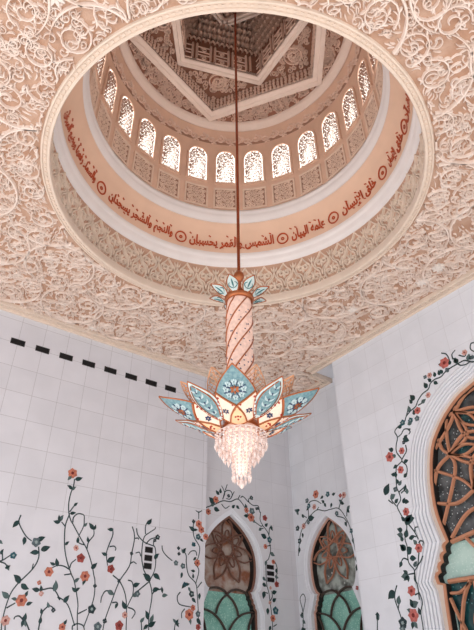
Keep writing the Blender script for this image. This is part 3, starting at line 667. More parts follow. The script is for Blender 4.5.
# ================================================================ vents
def vent(fm, u, z, wd, ht, label, group):
    mb = MB(); x0, x1, z0, z1 = u - wd / 2, u + wd / 2, z - ht / 2, z + ht / 2
    def ring(e, h): return fm(np.array([x0 + e, x1 - e, x1 - e, x0 + e]), np.array([z0 + e, z0 + e, z1 - e, z1 - e]), np.full(4, h))
    mb.grid(np.stack([ring(-.012, 0), ring(-.012, .012), ring(.012, .012), ring(.014, .002)], 0), 0, cv=True)
    o = mb.build('wall_vent', MT['vent_edge']); tag(o, label, 'vent', group)
    b = MB(); b.add(np.vstack([ring(.0, .003), ring(.0, .001)]), [(0, 1, 2, 3), (7, 6, 5, 4)]); b.build('opening', MT['black'], o)
    s = MB()
    for k in (1, 2):
        zc_ = z0 + ht * k / 3; s.add(fm(np.array([x0, x1, x1, x0]), np.array([zc_ - .006, zc_ - .006, zc_ + .006, zc_ + .006]), np.array([.004, .004, .009, .009])), [(0, 1, 2, 3)])
    s.build('louvre', MT['black'], o); return o
mWL, mNL, mNR, mWR = mapB(WB), mapB(NB), mapA(NA), mapA(WA)
ORD = ['leftmost black slot vent in the row high on the left wall', 'second black slot vent from the left in the row high on the left wall', 'third black slot vent from the left in the high row on the left wall', 'fourth black slot vent from the left in the high row on the left wall',
       'fourth black slot vent from the chandelier in the high row on the left wall', 'third black slot vent from the chandelier in the high row on the left wall', 'second black slot vent from the chandelier in the high row on the left wall', 'black slot vent half hidden behind the chandelier petal, right end of the high row']
for k in range(8): vent(mWL, -3.51 + 1.063 * k, 14.12, .58, .25, ORD[k], 'slot vents in a row under the ceiling')
for z, nm in ((6.66, 'top'), (6.35, 'middle'), (6.05, 'bottom')): vent(mWL, 3.43, z, .33, .2, nm + ' one of three stacked black vents among the vine on the left wall', 'stacked small vents on the left wall')
for z, nm in ((6.75, 'top'), (6.47, 'middle'), (6.2, 'bottom')): vent(mNL, 10.13, z, .4, .17, nm + ' one of three stacked black vents beside the left niche window', 'stacked small vents on the niche wall')

# ================================================================ flower inlays on the marble
PLANTS = [
 ('L',[[-2.33,5.62,-2.19,5.68,-1.99,5.85],[-2.33,5.62,-2.1,5.57,-1.99,5.45],[-2.28,5.94,-2.21,5.66]],[[-2.46,6.29,-2.34,6.21],[-2.0,5.51,-1.93,5.38],[-2.05,5.45,-1.94,5.52],[-2.3,5.87,-2.26,6.0]],[[-1.88,5.86,0.12,'b']]),
 ('L',[[-1.91,7.24,-1.92,6.97,-1.6,6.57,-1.34,6.41],[-1.05,6.25,-0.98,5.87,-1.13,5.48,-1.57,4.93,-1.74,4.53,-1.8,3.88,-1.76,3.48],[-1.75,4.22,-1.49,4.39],[-1.13,5.49,-1.13,5.67],[-1.63,3.49,-1.69,3.78]],[[-1.96,7.01,-2.11,6.77],[-1.63,6.48,-1.61,6.23],[-0.92,6.16,-0.62,6.3],[-1.04,6.04,-1.33,6.0],[-1.12,6.46,-0.87,6.61],[-1.49,5.02,-1.74,5.25],[-1.38,4.98,-1.11,4.85],[-1.76,4.55,-2.01,4.71],[-1.17,4.63,-1.14,4.74],[-1.08,4.37,-0.9,4.45],[-1.49,4.49,-1.65,4.51]],[[-1.17,6.39,0.17,'g'],[-1.3,4.48,0.2,'o'],[-1.7,3.85,0.16,'p']]),
 ('L',[[-0.79,3.52,-1.04,3.89,-1.12,3.96],[-1.16,3.94,-1.28,4.01,-1.4,3.98,-1.43,3.9]],[[-1.1,3.88,-1.07,4.12],[-1.1,3.88,-1.12,3.68],[-1.08,3.88,-0.98,3.7]],[[-1.11,3.94,0.07,'d']]),
 ('L',[[-0.54,3.53,-0.53,4.07,-0.47,4.23,-0.32,4.37,-0.2,4.36,-0.14,4.29]],[[-0.54,3.84,-0.54,4.05],[-0.52,4.13,-0.58,4.28],[-0.31,4.35,-0.38,4.49]],[[-0.13,4.26,0.08,'d']]),
 ('L',[[-0.12,8.91,-0.12,8.61,-0.18,8.35,-0.2,7.95,-0.13,7.58,-0.0,7.31,0.09,7.21,0.47,6.75,0.79,6.38,1.07,5.87,1.2,5.52,1.28,5.3,1.32,4.84,1.27,4.5,1.18,4.17,1.07,3.8],[-0.13,7.58,-0.11,7.51,-0.19,7.08,-0.1,6.41,0.06,5.94,0.24,5.61,0.34,5.44,0.46,5.27,0.59,4.95,0.74,4.5,0.77,4.18,0.86,3.63],[-0.11,7.63,0.03,7.87,0.12,7.93],[0.08,7.26,0.08,7.45,0.23,7.61,0.47,7.6,0.52,7.42,0.53,7.18,0.41,6.84],[-0.19,7.08,-0.36,7.22],[0.23,5.66,0.27,5.83,0.42,5.98],[0.66,6.52,0.48,6.55,0.34,6.64],[0.79,6.38,0.82,6.64,0.99,6.91,0.96,7.14],[0.24,5.61,0.0,5.7,-0.24,5.7,-0.45,5.59],[0.79,4.2,1.1,4.36],[-0.64,4.87,-0.26,4.93,0.05,4.6,-0.05,4.69,0.36,4.46,0.73,3.82],[0.31,5.47,0.05,5.41],[0.66,3.69,0.66,3.82,0.84,3.89,1.04,3.84,1.11,3.71]],[[-0.29,9.01,-0.4,8.81],[-0.07,8.92,0.2,9.03],[-0.18,8.5,-0.38,8.61],[-0.15,8.48,0.0,8.62],[0.05,7.9,0.15,8.01],[-0.05,7.57,0.15,7.64],[-0.44,7.22,-0.68,7.22],[-0.42,7.26,-0.5,7.46],[-0.4,7.26,-0.32,7.48],[-0.05,6.44,0.06,6.56],[0.37,6.58,0.37,6.79],[0.82,6.66,0.76,6.84],[0.93,7.14,0.73,7.34],[0.96,7.14,1.02,7.32],[1.08,5.75,1.27,5.95],[0.55,7.21,0.62,7.29],[0.9,5.31,0.83,5.12],[-0.24,5.7,-0.33,5.94],[-0.36,5.73,-0.54,5.78],[0.52,5.22,0.67,5.36],[0.61,4.93,0.42,5.04],[0.61,4.93,0.74,5.04],[0.21,4.55,0.37,4.77],[-0.23,4.88,-0.22,5.21],[-0.77,4.84,-1.02,4.87],[-0.7,4.81,-0.73,5.01]],[[-0.24,9.12,0.2,'o'],[0.6,6.04,0.17,'r'],[0.36,6.37,0.11,'p'],[0.86,5.44,0.19,'o'],[-0.52,5.46,0.17,'o'],[1.29,4.38,0.16,'d'],[1.3,5.15,0.06,'d'],[-0.66,4.74,0.09,'p'],[-0.8,5.08,0.08,'o']]),
 ('L',[[0.32,3.88,0.34,3.67]],[[0.32,3.86,0.4,3.99]],[[0.28,3.76,0.13,'o']]),
 ('L',[[1.61,3.75,1.62,3.59]],[[1.61,3.75,1.75,3.63]],[[1.6,3.83,0.16,'g']]),
 ('L',[[1.75,7.25,1.78,7.01,1.65,6.57,1.61,6.29,1.71,5.89],[1.97,5.58,2.28,5.39,2.54,5.02,2.67,4.55,2.75,3.68],[1.7,6.58,1.89,6.62,1.98,6.54,1.95,6.46],[2.59,7.46,2.7,7.23,2.74,6.94,2.68,6.46,2.66,6.08,2.55,5.82,2.26,5.37,2.05,4.72,1.86,4.08,1.81,3.68],[2.76,7.02,2.9,7.05,2.93,6.99],[2.66,6.06,2.79,6.14,2.93,6.08],[1.88,5.03,1.73,5.0,1.62,4.8,1.61,4.61],[2.06,4.64,2.24,4.67,2.3,4.59,2.24,4.48],[2.79,7.42,2.88,7.16,3.2,6.93,3.55,6.85,3.71,6.77,3.78,6.29,3.75,5.91,3.56,5.5],[3.27,5.89,3.14,6.3,3.12,6.82,3.18,7.14,3.34,7.29,3.64,7.51,3.65,7.58],[3.27,5.89,3.56,5.5],[3.22,7.25,3.19,7.55,3.29,7.79],[3.26,6.86,3.47,7.08,3.76,7.19],[3.09,6.38,3.01,6.52,2.84,6.47],[3.56,5.5,3.67,5.24,3.72,4.93,3.65,4.27,3.69,3.76],[3.56,5.5,3.15,5.17,2.9,4.96,2.68,4.51],[2.62,5.46,2.79,5.43,2.89,5.22,2.89,5.0],[3.7,5.04,3.87,5.21,4.06,5.25,4.11,5.28,4.19,5.13],[2.73,4.53,2.95,4.48,3.05,4.36,2.93,4.16],[3.62,7.05,3.62,6.81],[3.4,3.75,3.34,4.08]],[[1.75,7.25,1.52,7.22],[1.61,6.28,1.4,6.33],[1.7,6.05,1.98,6.25],[2.65,4.51,2.48,4.75],[1.86,5.01,2.13,4.91],[2.27,4.61,2.21,4.46],[3.27,7.68,3.45,7.9],[3.74,6.36,3.92,6.57],[3.57,5.53,3.24,5.75],[3.74,5.75,4.03,5.59],[2.89,5.29,3.15,5.4],[3.76,5.18,4.04,5.27],[3.6,4.2,3.48,4.47],[3.71,4.12,3.83,4.37],[3.67,3.99,3.96,4.13],[3.62,3.97,3.45,3.82],[3.31,4.1,3.46,4.25],[4.15,5.18,4.12,5.36],[4.2,5.02,4.43,5.07],[2.89,4.98,3.06,4.92]],[[1.86,5.79,0.16,'r'],[2.63,4.27,0.12,'p'],[2.44,3.91,0.17,'r'],[2.67,6.44,0.07,'d'],[1.85,4.03,0.09,'d'],[2.25,5.41,0.07,'d'],[3.79,7.2,0.11,'d'],[3.08,5.02,0.12,'g'],[3.67,7.06,0.05,'d']]),
 ('L',[[4.02,6.9,4.07,6.71,4.26,6.53,4.51,6.39,4.55,6.37]],[],[[4.73,6.3,0.11,'g']]),
 ('L',[[5.52,8.08,5.51,7.7,5.59,7.4,5.86,7.07,5.84,6.71,5.75,6.49],[5.77,8.55,5.78,8.22],[5.77,8.5,5.6,8.57],[5.77,8.5,5.94,8.61],[5.07,6.82,5.21,6.64,5.23,6.35,5.36,5.91,5.73,5.61,5.82,5.17,5.88,4.69,5.94,3.9],[5.74,6.7,5.67,6.87,5.45,6.84,5.3,6.67],[5.0,5.23,4.87,5.05,4.99,4.79,5.55,4.72],[6.02,5.69,5.81,5.45],[5.24,4.64,5.11,4.48,5.12,4.3],[5.63,6.4,5.86,6.13,5.73,5.61]],[[5.57,7.71,5.29,7.84],[5.57,7.71,5.75,7.75],[5.06,6.74,5.19,6.94],[5.06,6.74,4.97,6.89],[5.63,7.09,5.44,7.09],[5.68,6.61,5.56,6.5],[5.91,7.39,6.05,7.3],[5.03,5.94,4.99,5.74],[5.23,5.56,5.06,5.36],[5.23,5.56,5.44,5.58],[5.38,5.41,5.44,5.31],[5.58,5.03,5.76,4.89],[5.47,4.29,5.55,4.09],[5.93,5.23,5.91,5.01],[5.64,6.08,5.46,6.09],[5.58,5.82,5.57,5.93],[5.85,4.31,6.04,4.11]],[[5.52,8.08,0.09,'d'],[5.79,8.01,0.17,'o'],[5.93,7.79,0.16,'o'],[6.17,7.52,0.14,'o'],[5.78,7.47,0.13,'b'],[5.56,7.13,0.1,'b'],[4.82,6.89,0.07,'d'],[4.85,6.67,0.06,'d'],[5.07,6.22,0.12,'g'],[5.2,5.53,0.1,'b'],[5.54,5.2,0.13,'d'],[5.46,4.45,0.21,'o'],[5.63,4.7,0.12,'o'],[5.88,4.5,0.12,'g'],[5.9,4.03,0.12,'r'],[5.77,6.41,0.15,'o']]),
 ('L',[[4.79,3.75,4.83,4.05,4.86,4.15]],[[4.86,4.13,5.03,4.11],[4.84,4.15,4.72,4.25],[4.86,4.13,4.96,4.26],[4.88,4.1,4.97,4.01]],[]),
 ('N',[[6.39,8.91,6.88,9.13,7.38,9.39,7.83,9.43,8.28,9.62,8.66,9.32,8.95,8.89,9.59,8.56,9.79,8.56,10.1,8.25,10.15,7.87,10.19,7.49,10.04,7.1,9.89,6.94,9.86,6.41,9.88,5.98,9.99,5.62,10.03,5.26,10.08,4.95,10.12,4.55,10.12,4.03],[8.43,9.71,8.59,9.8,8.9,9.6,9.2,9.47,9.52,9.49,9.59,9.22,9.65,9.19,9.61,8.83,9.79,8.56],[7.38,9.48,7.49,9.79,7.31,10.1],[7.38,9.45,7.53,9.86,7.83,9.94,7.94,9.75,7.79,9.54,7.57,9.54],[7.83,9.55,8.06,9.95],[7.31,9.23,7.53,9.07,7.77,9.21],[8.93,9.58,8.94,9.73,9.1,9.82],[8.28,9.62,8.4,9.83],[7.53,9.92,7.64,10.22],[9.79,8.46,9.56,8.43],[10.13,8.21,10.18,8.51,10.32,8.66],[10.21,7.73,9.88,7.64],[10.27,7.08,10.47,6.95,10.55,6.67,10.46,6.27,10.47,5.99],[10.04,5.31,10.18,5.5,10.16,5.73],[9.92,5.62,9.7,5.65],[10.17,4.29,10.37,4.39]],[[6.88,9.19,6.59,9.43],[6.85,9.15,6.67,9.06],[7.16,9.68,6.98,9.83],[7.23,9.75,7.22,9.96],[7.94,9.18,8.09,9.32],[8.2,9.28,8.37,9.16],[6.92,8.99,7.21,8.92],[8.81,9.29,8.74,9.43],[8.84,8.93,8.61,8.9],[9.26,8.69,9.18,8.8],[9.92,8.6,10.08,8.74],[10.29,8.63,10.38,8.43],[9.65,8.44,9.49,8.32],[9.93,8.06,9.63,8.18],[10.22,7.4,10.44,7.28],[9.91,6.97,9.84,6.84],[10.22,5.66,10.46,5.73],[10.2,5.34,10.4,5.45],[9.69,6.27,9.82,6.17],[9.65,5.97,9.87,5.89],[9.72,5.65,9.65,5.37],[9.89,4.98,9.88,4.74],[10.01,4.28,9.91,4.11],[10.5,6.69,10.54,6.52],[10.42,6.39,10.53,6.35]],[[6.98,9.38,0.17,'o'],[6.57,8.76,0.15,'o'],[9.05,8.87,0.21,'o'],[8.78,9.17,0.14,'o'],[9.12,9.18,0.17,'g'],[9.1,9.82,0.11,'d'],[7.72,9.68,0.09,'d'],[9.51,9.37,0.07,'d'],[9.91,8.97,0.15,'r'],[9.88,7.64,0.12,'o'],[10.15,7.98,0.15,'b'],[10.33,7.0,0.11,'o'],[10.48,6.04,0.14,'r'],[10.1,5.86,0.07,'p'],[10.03,5.24,0.09,'p'],[10.34,4.94,0.17,'b'],[10.16,4.62,0.15,'o'],[9.4,9.34,0.06,'d']]),
 ('E',[[11.26,7.39,11.11,8.03,10.9,8.51,10.31,9.0,9.7,9.24,9.17,9.08,8.73,9.06,8.21,8.97,7.79,8.38,7.6,7.78,7.5,6.96],[10.31,9.0,10.23,9.67,9.76,9.72,9.33,9.46],[8.21,8.97,8.01,9.26,7.83,9.4],[7.77,8.51,7.69,8.85],[10.76,9.25,10.43,9.02],[9.7,9.24,9.52,9.35],[8.37,8.65,7.98,8.49,7.77,8.23]],[[11.15,9.49,11.32,9.61],[11.15,9.49,10.91,9.52],[11.16,9.46,11.05,9.3],[10.76,9.25,10.66,9.07],[10.25,9.48,10.38,9.4],[9.17,9.46,9.31,9.61],[9.12,9.41,9.05,9.28],[8.64,9.3,8.72,9.13],[8.01,9.22,8.15,9.36],[8.01,9.22,7.83,9.1],[7.67,8.81,7.49,8.95],[7.67,8.81,7.57,8.65],[8.39,8.87,8.37,8.65],[8.52,9.72,8.32,9.74],[9.18,9.77,9.27,9.74],[10.86,8.35,10.85,8.24],[11.16,7.74,11.21,7.5],[10.31,9.03,9.91,8.95],[7.92,8.26,7.86,8.11],[7.55,7.49,7.55,7.3],[7.46,6.77,7.5,6.43],[7.53,6.39,7.59,6.17]],[[9.66,10.0,0.21,'o'],[9.85,9.43,0.14,'p'],[10.72,8.69,0.15,'p'],[7.79,9.5,0.15,'p'],[8.02,9.53,0.1,'r'],[11.18,8.68,0.14,'d'],[11.09,8.06,0.14,'d'],[10.24,9.56,0.13,'b'],[10.33,9.85,0.13,'g'],[8.84,9.8,0.14,'b'],[10.36,8.8,0.11,'g'],[7.59,7.84,0.11,'b'],[8.37,8.78,0.12,'g'],[7.66,5.51,0.09,'r']]),
 ('E',[[11.31,4.08,11.21,4.92,11.35,5.49,11.12,5.69,10.98,5.45,11.21,4.92]],[[11.23,4.77,11.42,4.86],[11.25,4.58,11.13,4.49],[11.28,4.31,11.42,4.21],[11.29,4.24,11.12,4.26]],[[11.28,4.85,0.09,'d']]),
 ('R',[[-1.44,12.1,-1.03,12.06,-0.82,12.19,-0.66,12.29,-0.37,12.28,-0.02,12.25,0.24,12.19,0.47,12.08,0.78,12.09,1.01,12.0,1.15,11.82,1.45,11.74,1.72,11.56,1.9,11.35,2.18,11.26,2.44,11.11,2.58,10.93,2.93,10.84,3.14,10.69,3.06,10.41,3.2,10.1,3.23,9.82,3.05,9.44,3.35,9.27,3.45,8.99,3.53,8.5,3.46,8.23,3.45,7.97,3.66,7.77,3.59,7.51,3.45,7.19,3.38,6.95,3.56,6.57,3.53,6.29,3.56,6.05,3.58,5.71,3.39,5.42,3.46,5.13,3.37,4.92,3.4,4.46,3.37,4.71,3.29,4.38,3.43,4.07,3.45,3.62,3.5,3.35],[-0.37,12.28,-0.48,12.16,-0.7,12.1,-0.9,12.13],[2.35,10.52,2.65,10.63,2.85,10.48,3.06,10.41],[2.74,9.98,2.76,9.72,3.05,9.44,2.89,9.19,2.9,8.94,3.04,8.8],[3.83,8.3,3.88,8.06,3.69,7.77],[3.32,7.07,3.08,6.7,2.97,6.41],[3.05,5.97,3.21,5.56,3.36,5.42],[3.21,5.56,3.04,5.68,2.91,5.84],[0.19,13.04,0.0,12.89,-0.07,12.61,-0.02,12.44],[-0.22,12.54,-0.24,12.77,-0.42,12.88],[-1.25,12.8,-1.12,12.82,-1.04,12.62,-1.17,12.42],[3.05,6.7,3.02,6.83,2.87,6.84],[3.36,6.53,3.22,6.59,3.04,6.51],[2.98,6.28,2.9,6.35,2.78,6.29,2.83,6.17],[3.56,5.79,3.78,5.89,3.96,5.75],[3.41,5.32,3.67,5.33],[3.45,8.28,3.16,8.4],[3.37,8.21,3.2,8.26,3.1,8.14],[4.04,8.1,3.85,7.91],[3.39,5.42,3.41,5.09,3.36,4.96],[2.44,11.11,2.28,11.38],[1.77,11.35,1.54,11.38,1.42,11.47],[2.47,10.56,2.4,10.43,2.49,10.35],[-0.51,12.6,-0.73,12.44,-0.83,12.56],[3.55,4.64,3.38,4.67],[3.54,6.01,3.42,6.12],[-0.92,12.21,-0.92,12.44]],[[0.25,12.53,0.45,12.64],[-0.3,12.36,-0.26,12.59],[-0.39,12.34,-0.33,12.58],[-0.84,12.25,-0.94,12.45],[-0.89,12.27,-1.08,12.22],[0.74,12.22,0.73,12.38],[0.49,12.2,0.5,12.35],[0.39,12.2,0.42,12.29],[1.18,11.93,1.28,12.17],[0.98,12.09,1.06,12.21],[0.8,12.0,0.72,11.92],[1.88,11.68,2.05,11.93],[2.04,11.57,2.08,11.65],[1.57,11.39,1.36,11.47],[2.27,11.27,2.25,11.51],[2.03,11.06,2.03,11.2],[2.42,10.77,2.2,10.9],[2.78,10.78,2.94,10.81],[2.77,10.26,2.52,10.09],[2.73,10.27,2.62,10.32],[3.4,9.98,3.61,10.1],[3.33,9.69,3.44,9.77],[2.94,9.38,2.74,9.37],[3.35,9.3,3.45,9.27],[3.51,9.0,3.67,9.05],[3.5,8.9,3.49,9.1],[3.08,8.78,2.9,8.88],[3.41,8.57,3.26,8.68],[3.43,8.63,3.47,8.74],[4.15,8.36,3.87,8.72],[3.9,8.14,3.65,8.23],[3.19,8.31,3.14,8.4],[3.1,8.14,3.09,8.24],[3.72,7.93,3.61,8.0],[3.33,7.83,3.23,7.98],[3.29,7.85,3.07,7.79],[3.39,7.04,3.05,7.32],[3.39,7.18,2.96,7.18],[3.45,7.19,3.54,7.31],[3.64,6.88,3.85,6.97],[3.66,6.68,3.9,6.77],[3.52,6.61,3.39,6.86],[3.33,6.5,3.13,6.51],[3.7,6.5,3.71,6.55],[3.68,6.17,3.84,6.39],[3.54,6.14,3.32,6.17],[3.09,6.28,3.16,6.38],[3.65,6.16,3.85,6.37],[3.51,6.0,3.33,6.15],[3.46,5.84,3.21,5.8],[3.71,5.3,4.03,5.3],[3.77,5.26,3.92,5.16],[3.75,5.35,3.87,5.47],[3.74,5.28,3.74,5.17],[3.35,5.56,3.28,5.64],[3.74,4.28,3.81,4.53],[3.74,4.28,3.46,4.39],[3.48,4.03,3.49,4.12],[3.83,3.78,3.9,3.61],[3.85,4.11,3.97,4.19],[3.76,3.78,3.7,3.64],[3.92,5.78,3.98,5.7],[-0.07,12.42,-0.05,12.53]],[[0.17,12.57,0.21,'o'],[0.95,12.36,0.11,'p'],[-0.77,12.59,0.11,'p'],[0.13,12.23,0.1,'g'],[1.17,12.38,0.08,'g'],[1.21,11.58,0.11,'p'],[1.85,11.15,0.14,'o'],[2.67,10.92,0.12,'b'],[1.95,10.84,0.11,'g'],[2.27,10.88,0.11,'b'],[3.61,9.75,0.19,'o'],[2.97,9.81,0.13,'o'],[3.19,9.09,0.14,'o'],[3.61,8.42,0.1,'g'],[2.8,10.11,0.04,'d'],[3.29,7.48,0.14,'o'],[3.02,6.12,0.15,'o'],[3.67,4.78,0.16,'o'],[3.77,4.01,0.2,'o'],[3.32,5.6,0.05,'g'],[-1.03,12.26,0.06,'g']]),
 ('R',[[4.29,5.05,4.44,4.8,4.48,4.56,4.37,4.16,4.3,3.82],[4.41,4.26,4.29,4.53]],[[4.45,4.8,4.79,4.64],[4.32,4.44,4.25,4.7]],[[4.29,3.82,0.17,'d'],[4.34,3.64,0.12,'g']]),
 ('R',[[5.57,3.5,5.44,4.07]],[[5.44,4.05,5.46,4.24],[5.45,4.02,5.33,4.16]],[[5.42,4.19,0.05,'d']])]

LAB = ['dark stems with a blue trumpet flower, cut off at the left edge of the photo',
 'curving stem with a grey bloom halfway and an orange flower, near the left edge',
 'little dark star-leaved sprig with a curled tendril, below the orange flower on the left wall',
 'short bent sprig with a dark drooping bud, left of the tall orange-topped vine',
 'tallest branching vine on the left wall, topped by one orange flower',
 'orange flower with one dark leaf, low beside the foot of the tallest vine',
 'round grey flower low on the left wall, just right of the tallest vine',
 'wide dark vine with two red flowers whose stems cross and loop round three stacked vents',
 'thin hooked stem ending in a grey round flower, between the vents and the corner vine',
 'dense climbing vine with orange clusters along the right-hand corner of the left wall',
 'small dark star-leaved sprig low beside the corner vine on the left wall',
 'flowering vine arching over the left niche window and down past its vents',
 'flowering vine with a pink bloom arching over the right niche window',
 'small dark looped sprig low on the left side of the right niche window',
 'long rose vine with coral flowers curving around the big window on the right wall',
 'two-leaved dark sprig with a round dark flower, beside the coral rose vine',
 'tiny single bud on a thin stem low on the right wall near the niche corner']
off_ = lambda f: (lambda u, v, h: f(u, v, np.asarray(h, float) + .0025))
FMAP = dict(L=off_(mWL), N=off_(mNL), E=off_(mNR), R=off_(mWR))
TH = 0.014
for (wl, stems_, lvs, fls), lab in zip(PLANTS, LAB):
    fm = FMAP[wl]; mb = MB(); rnd = random.Random(len(lvs))
    sw = {'L': .05, 'N': .052, 'E': .052, 'R': .058}[wl]
    for s in stems_:
        p = smooth2(np.array(s).reshape(-1, 2), 5); ribbon(mb, p, np.linspace(sw, sw * .75, len(p)), TH, fm)
    vine = empty('flower_inlay', fm(np.array([stems_[0][0]]), np.array([stems_[0][1]]), np.zeros(1))[0]); base = np.array(vine.location)
    def put(mb, name, m, parent=vine, rel=base):
        mb.v = [q - rel for q in mb.v]; return mb.build(name, m, parent)
    tag(vine, lab, 'wall inlay', 'flower inlays on the marble walls')
    put(mb, 'stem', MT['stem'])
    for x0, z0, x1, z1 in lvs:
        mb = MB(); L_ = math.hypot(x1 - x0, z1 - z0); a = np.array([x0, z0]); b = np.array([x1, z1]); d = (b - a) / (L_ + 1e-9)
        lm = .2 if wl != 'L' else .17
        if L_ < lm: b = a + d * lm; L_ = lm
        a = a - d * .03; bend = rnd.uniform(-.12, .12)
        s = np.linspace(0, 1, 9)[:, None]; p = a + (b - a) * s + np.array([-d[1], d[0]]) * L_ * bend * 4 * s * (1 - s)
        wd = min(max(L_ * .5, .09), .2) * dict(R=1.6, L=1.2, N=1.5, E=1.5)[wl] * np.sin(PI * np.clip(s[:, 0], .02, .985) ** .72)
        ribbon(mb, p, wd, TH * 1.15, fm); put(mb, 'leaf', MT['leaf2'] if rnd.random() < .22 else MT['leaf'])
    for x, z, r, t in fls:
        big = r > .1; n = 6 if t in 'op' else 5; r = max(r, .075) * (1.12 if wl == 'R' else 1); mb = MB(); a0 = rnd.uniform(0, 2)
        for k in range(n if big else 4):
            a = a0 + 2 * PI * k / (n if big else 4); q = np.linspace(0, 1, 7)
            p = np.stack([x + r * (.1 + .92 * q) * math.cos(a), z + r * (.1 + .92 * q) * math.sin(a)], 1)
            ribbon(mb, p, r * (.95 if big else 1.1) * np.sin(PI * np.clip(q, .03, .97) ** 1.25), TH * (1.25 + .06 * k), fm)
        f = put(mb, 'flower', MT['fl_' + ('c' if t == 'o' and wl == 'R' else t)])
        if big:
            c = MB(); q = np.linspace(0, 2 * PI, 11)[:-1]; v = fm(x + r * .3 * np.cos(q), z + r * .3 * np.sin(q), np.full(10, TH * 1.75)); v2 = fm(x + r * .33 * np.cos(q), z + r * .33 * np.sin(q), np.full(10, TH * .9))
            c.grid(np.stack([v2, v], 0), 0, cv=True); c.f.append(tuple(range(10, 20))); c.mi.append(0)
            o = put(c, 'flower_center', MT['fl_core_o'] if t in 'orp' else MT['fl_core_d'], f)

# ================================================================ chandelier on the dome axis
chand = empty('chandelier', (0, 0, 5.7))
tag(chand, 'giant lotus-shaped gold and glass chandelier with spiral column and hanging crystals, under the dome', 'chandelier')
OFF = 5.7
def cbuild(mb, name, m, parent=chand, smooth=False, dz=OFF):
    if dz: mb.v = [q - np.array([0, 0, dz]) for q in mb.v]
    return mb.build(name, m, parent, smooth)
FR = math.atan2(-10.447, -7.772)                        # azimuth of the entrance corner, where the front petal points
mb = MB(); mb.tube([(0, 0, 12.1), (0, 0, 20), (0, 0, 28), (0, 0, Z2 + .02)], .05, 10); cbuild(mb, 'suspension_rod', MT['rod'])
mb = MB(); mb.lathe([(.001, 12.27), (.08, 12.25), (.14, 12.18), (.165, 12.08), (.14, 11.97), (.09, 11.9), (.06, 11.85), (.07, 11.7), (.12, 11.55), (.22, 11.40), (.36, 11.3)], 24); cbuild(mb, 'finial', MT['gold'], smooth=True)
mb = MB(); mb.lathe([(.36, 11.32), (.42, 11.3), (.44, 11.22), (.41, 11.14), (.38, 11.1), (.34, 11.12)], 32); cbuild(mb, 'crown_ring', MT['gold'], smooth=True)
def crownmap(s, t, h):
    r = .36 + .56 * s; z = 11.24 + .40 * s - .12 * s * s; return np.stack([r, t, z - OFF - .10 * (1 - (t / .2) ** 2) * .4 - h], -1)
def petal_grid(fm, width, ns, nt, region, gm):
    mb = MB(); s = np.linspace(0, 1, ns + 1); t = np.linspace(-1, 1, nt + 1)
    P = np.array([fm(np.full(nt + 1, a), t * max(width(a), 1e-3), np.zeros(nt + 1)) for a in s]); mb.v.append(P.reshape(-1, 3)); mb.n = len(mb.v[0])
    P2 = np.array([fm(np.full(nt + 1, a), t * max(width(a), 1e-3), np.full(nt + 1, -.02)) for a in s]); mb.v.append(P2.reshape(-1, 3)); k = mb.n; mb.n *= 2
    m = nt + 1
    for i in range(ns):
        for j in range(nt):
            f = (i * m + j, (i + 1) * m + j, (i + 1) * m + j + 1, i * m + j + 1); r = region((s[i] + s[i + 1]) / 2, (t[j] + t[j + 1]) / 2 * width((s[i] + s[i + 1]) / 2))
            mb.f += [f, tuple(k + q for q in reversed(f))]; mb.mi += [r, r]
    return mb
cw = lambda s: .165 * math.sin(PI * min(max(s, .0) ** .85, 1)) + .004
cp = None
for k in range(8):
    az = FR - R_(17) + 2 * PI * k / 8
    if k == 0:
        mb = petal_grid(crownmap, cw, 12, 6, lambda s, t: 0, None); cp = mb.build('crown_petal', MT['pet_pale'], chand)
        ss = np.linspace(0, 1, 13); e = MB()
        for sg in (1, -1): ribbon(e, np.stack([ss, sg * np.array([cw(a) for a in ss])], 1), .03, .02, crownmap)
        for sg in (1, -1):
            pts = np.array([crownmap(np.array([a]), np.array([sg * cw(a)]), np.array([.005]))[0] for a in ss]); e.tube(pts, .017, 6)
        e.build('petal_frame', MT['gold'], cp); e = MB()
        for sg in (1, -1): leafrib(e, (.25, 0), (.55, sg * .07), .03, .02, crownmap, .3 * sg)
        leafrib(e, (.3, 0), (.75, 0), .05, .025, crownmap); e.build('ornament', MT['pet_teal'], cp)
        c = cp
    else: c = clone(cp, chand)
    c.rotation_euler.z = az
# spiral glass column
mb = MB(); prof = [(.34, 11.12), (.365, 10.9), (.37, 10.2), (.36, 9.4), (.37, 8.6), (.40, 7.6), (.46, 7.05)]; mb.lathe(prof, 40); column = cbuild(mb, 'column', MT['col_glass'], smooth=True)
for k in range(6):
    zs_ = np.linspace(11.1, 7.2, 60); a = FR + 2 * PI * k / 6 + (zs_ - 7.2) * 1.78; r = np.interp(zs_, [7.05, 7.6, 8.6, 9.4, 10.2, 10.9, 11.12], [.47, .41, .38, .37, .38, .375, .35])
    mb = MB(); mb.tube(np.stack([r * np.cos(a), r * np.sin(a), zs_], 1), .02, 6); cbuild(mb, 'spiral_rib', MT['gold'], column)
mb = MB()
for k in range(170):
    z = random.uniform(7.4, 11.0); a = random.uniform(0, 2 * PI); r = np.interp(z, [7.6, 8.6, 9.4, 10.2, 11.1], [.402, .372, .364, .374, .35]); d = .018
    mb.box((0, 0, 0), (.012, d * 1.6, d * 2), Matrix.Rotation(a, 4, 'Z') @ Matrix.Translation((r, 0, z)) @ Matrix.Rotation(.78, 4, 'X'))
o = cbuild(mb, 'enamel_specks', MT['en_navy'], column); o['kind'] = 'stuff'
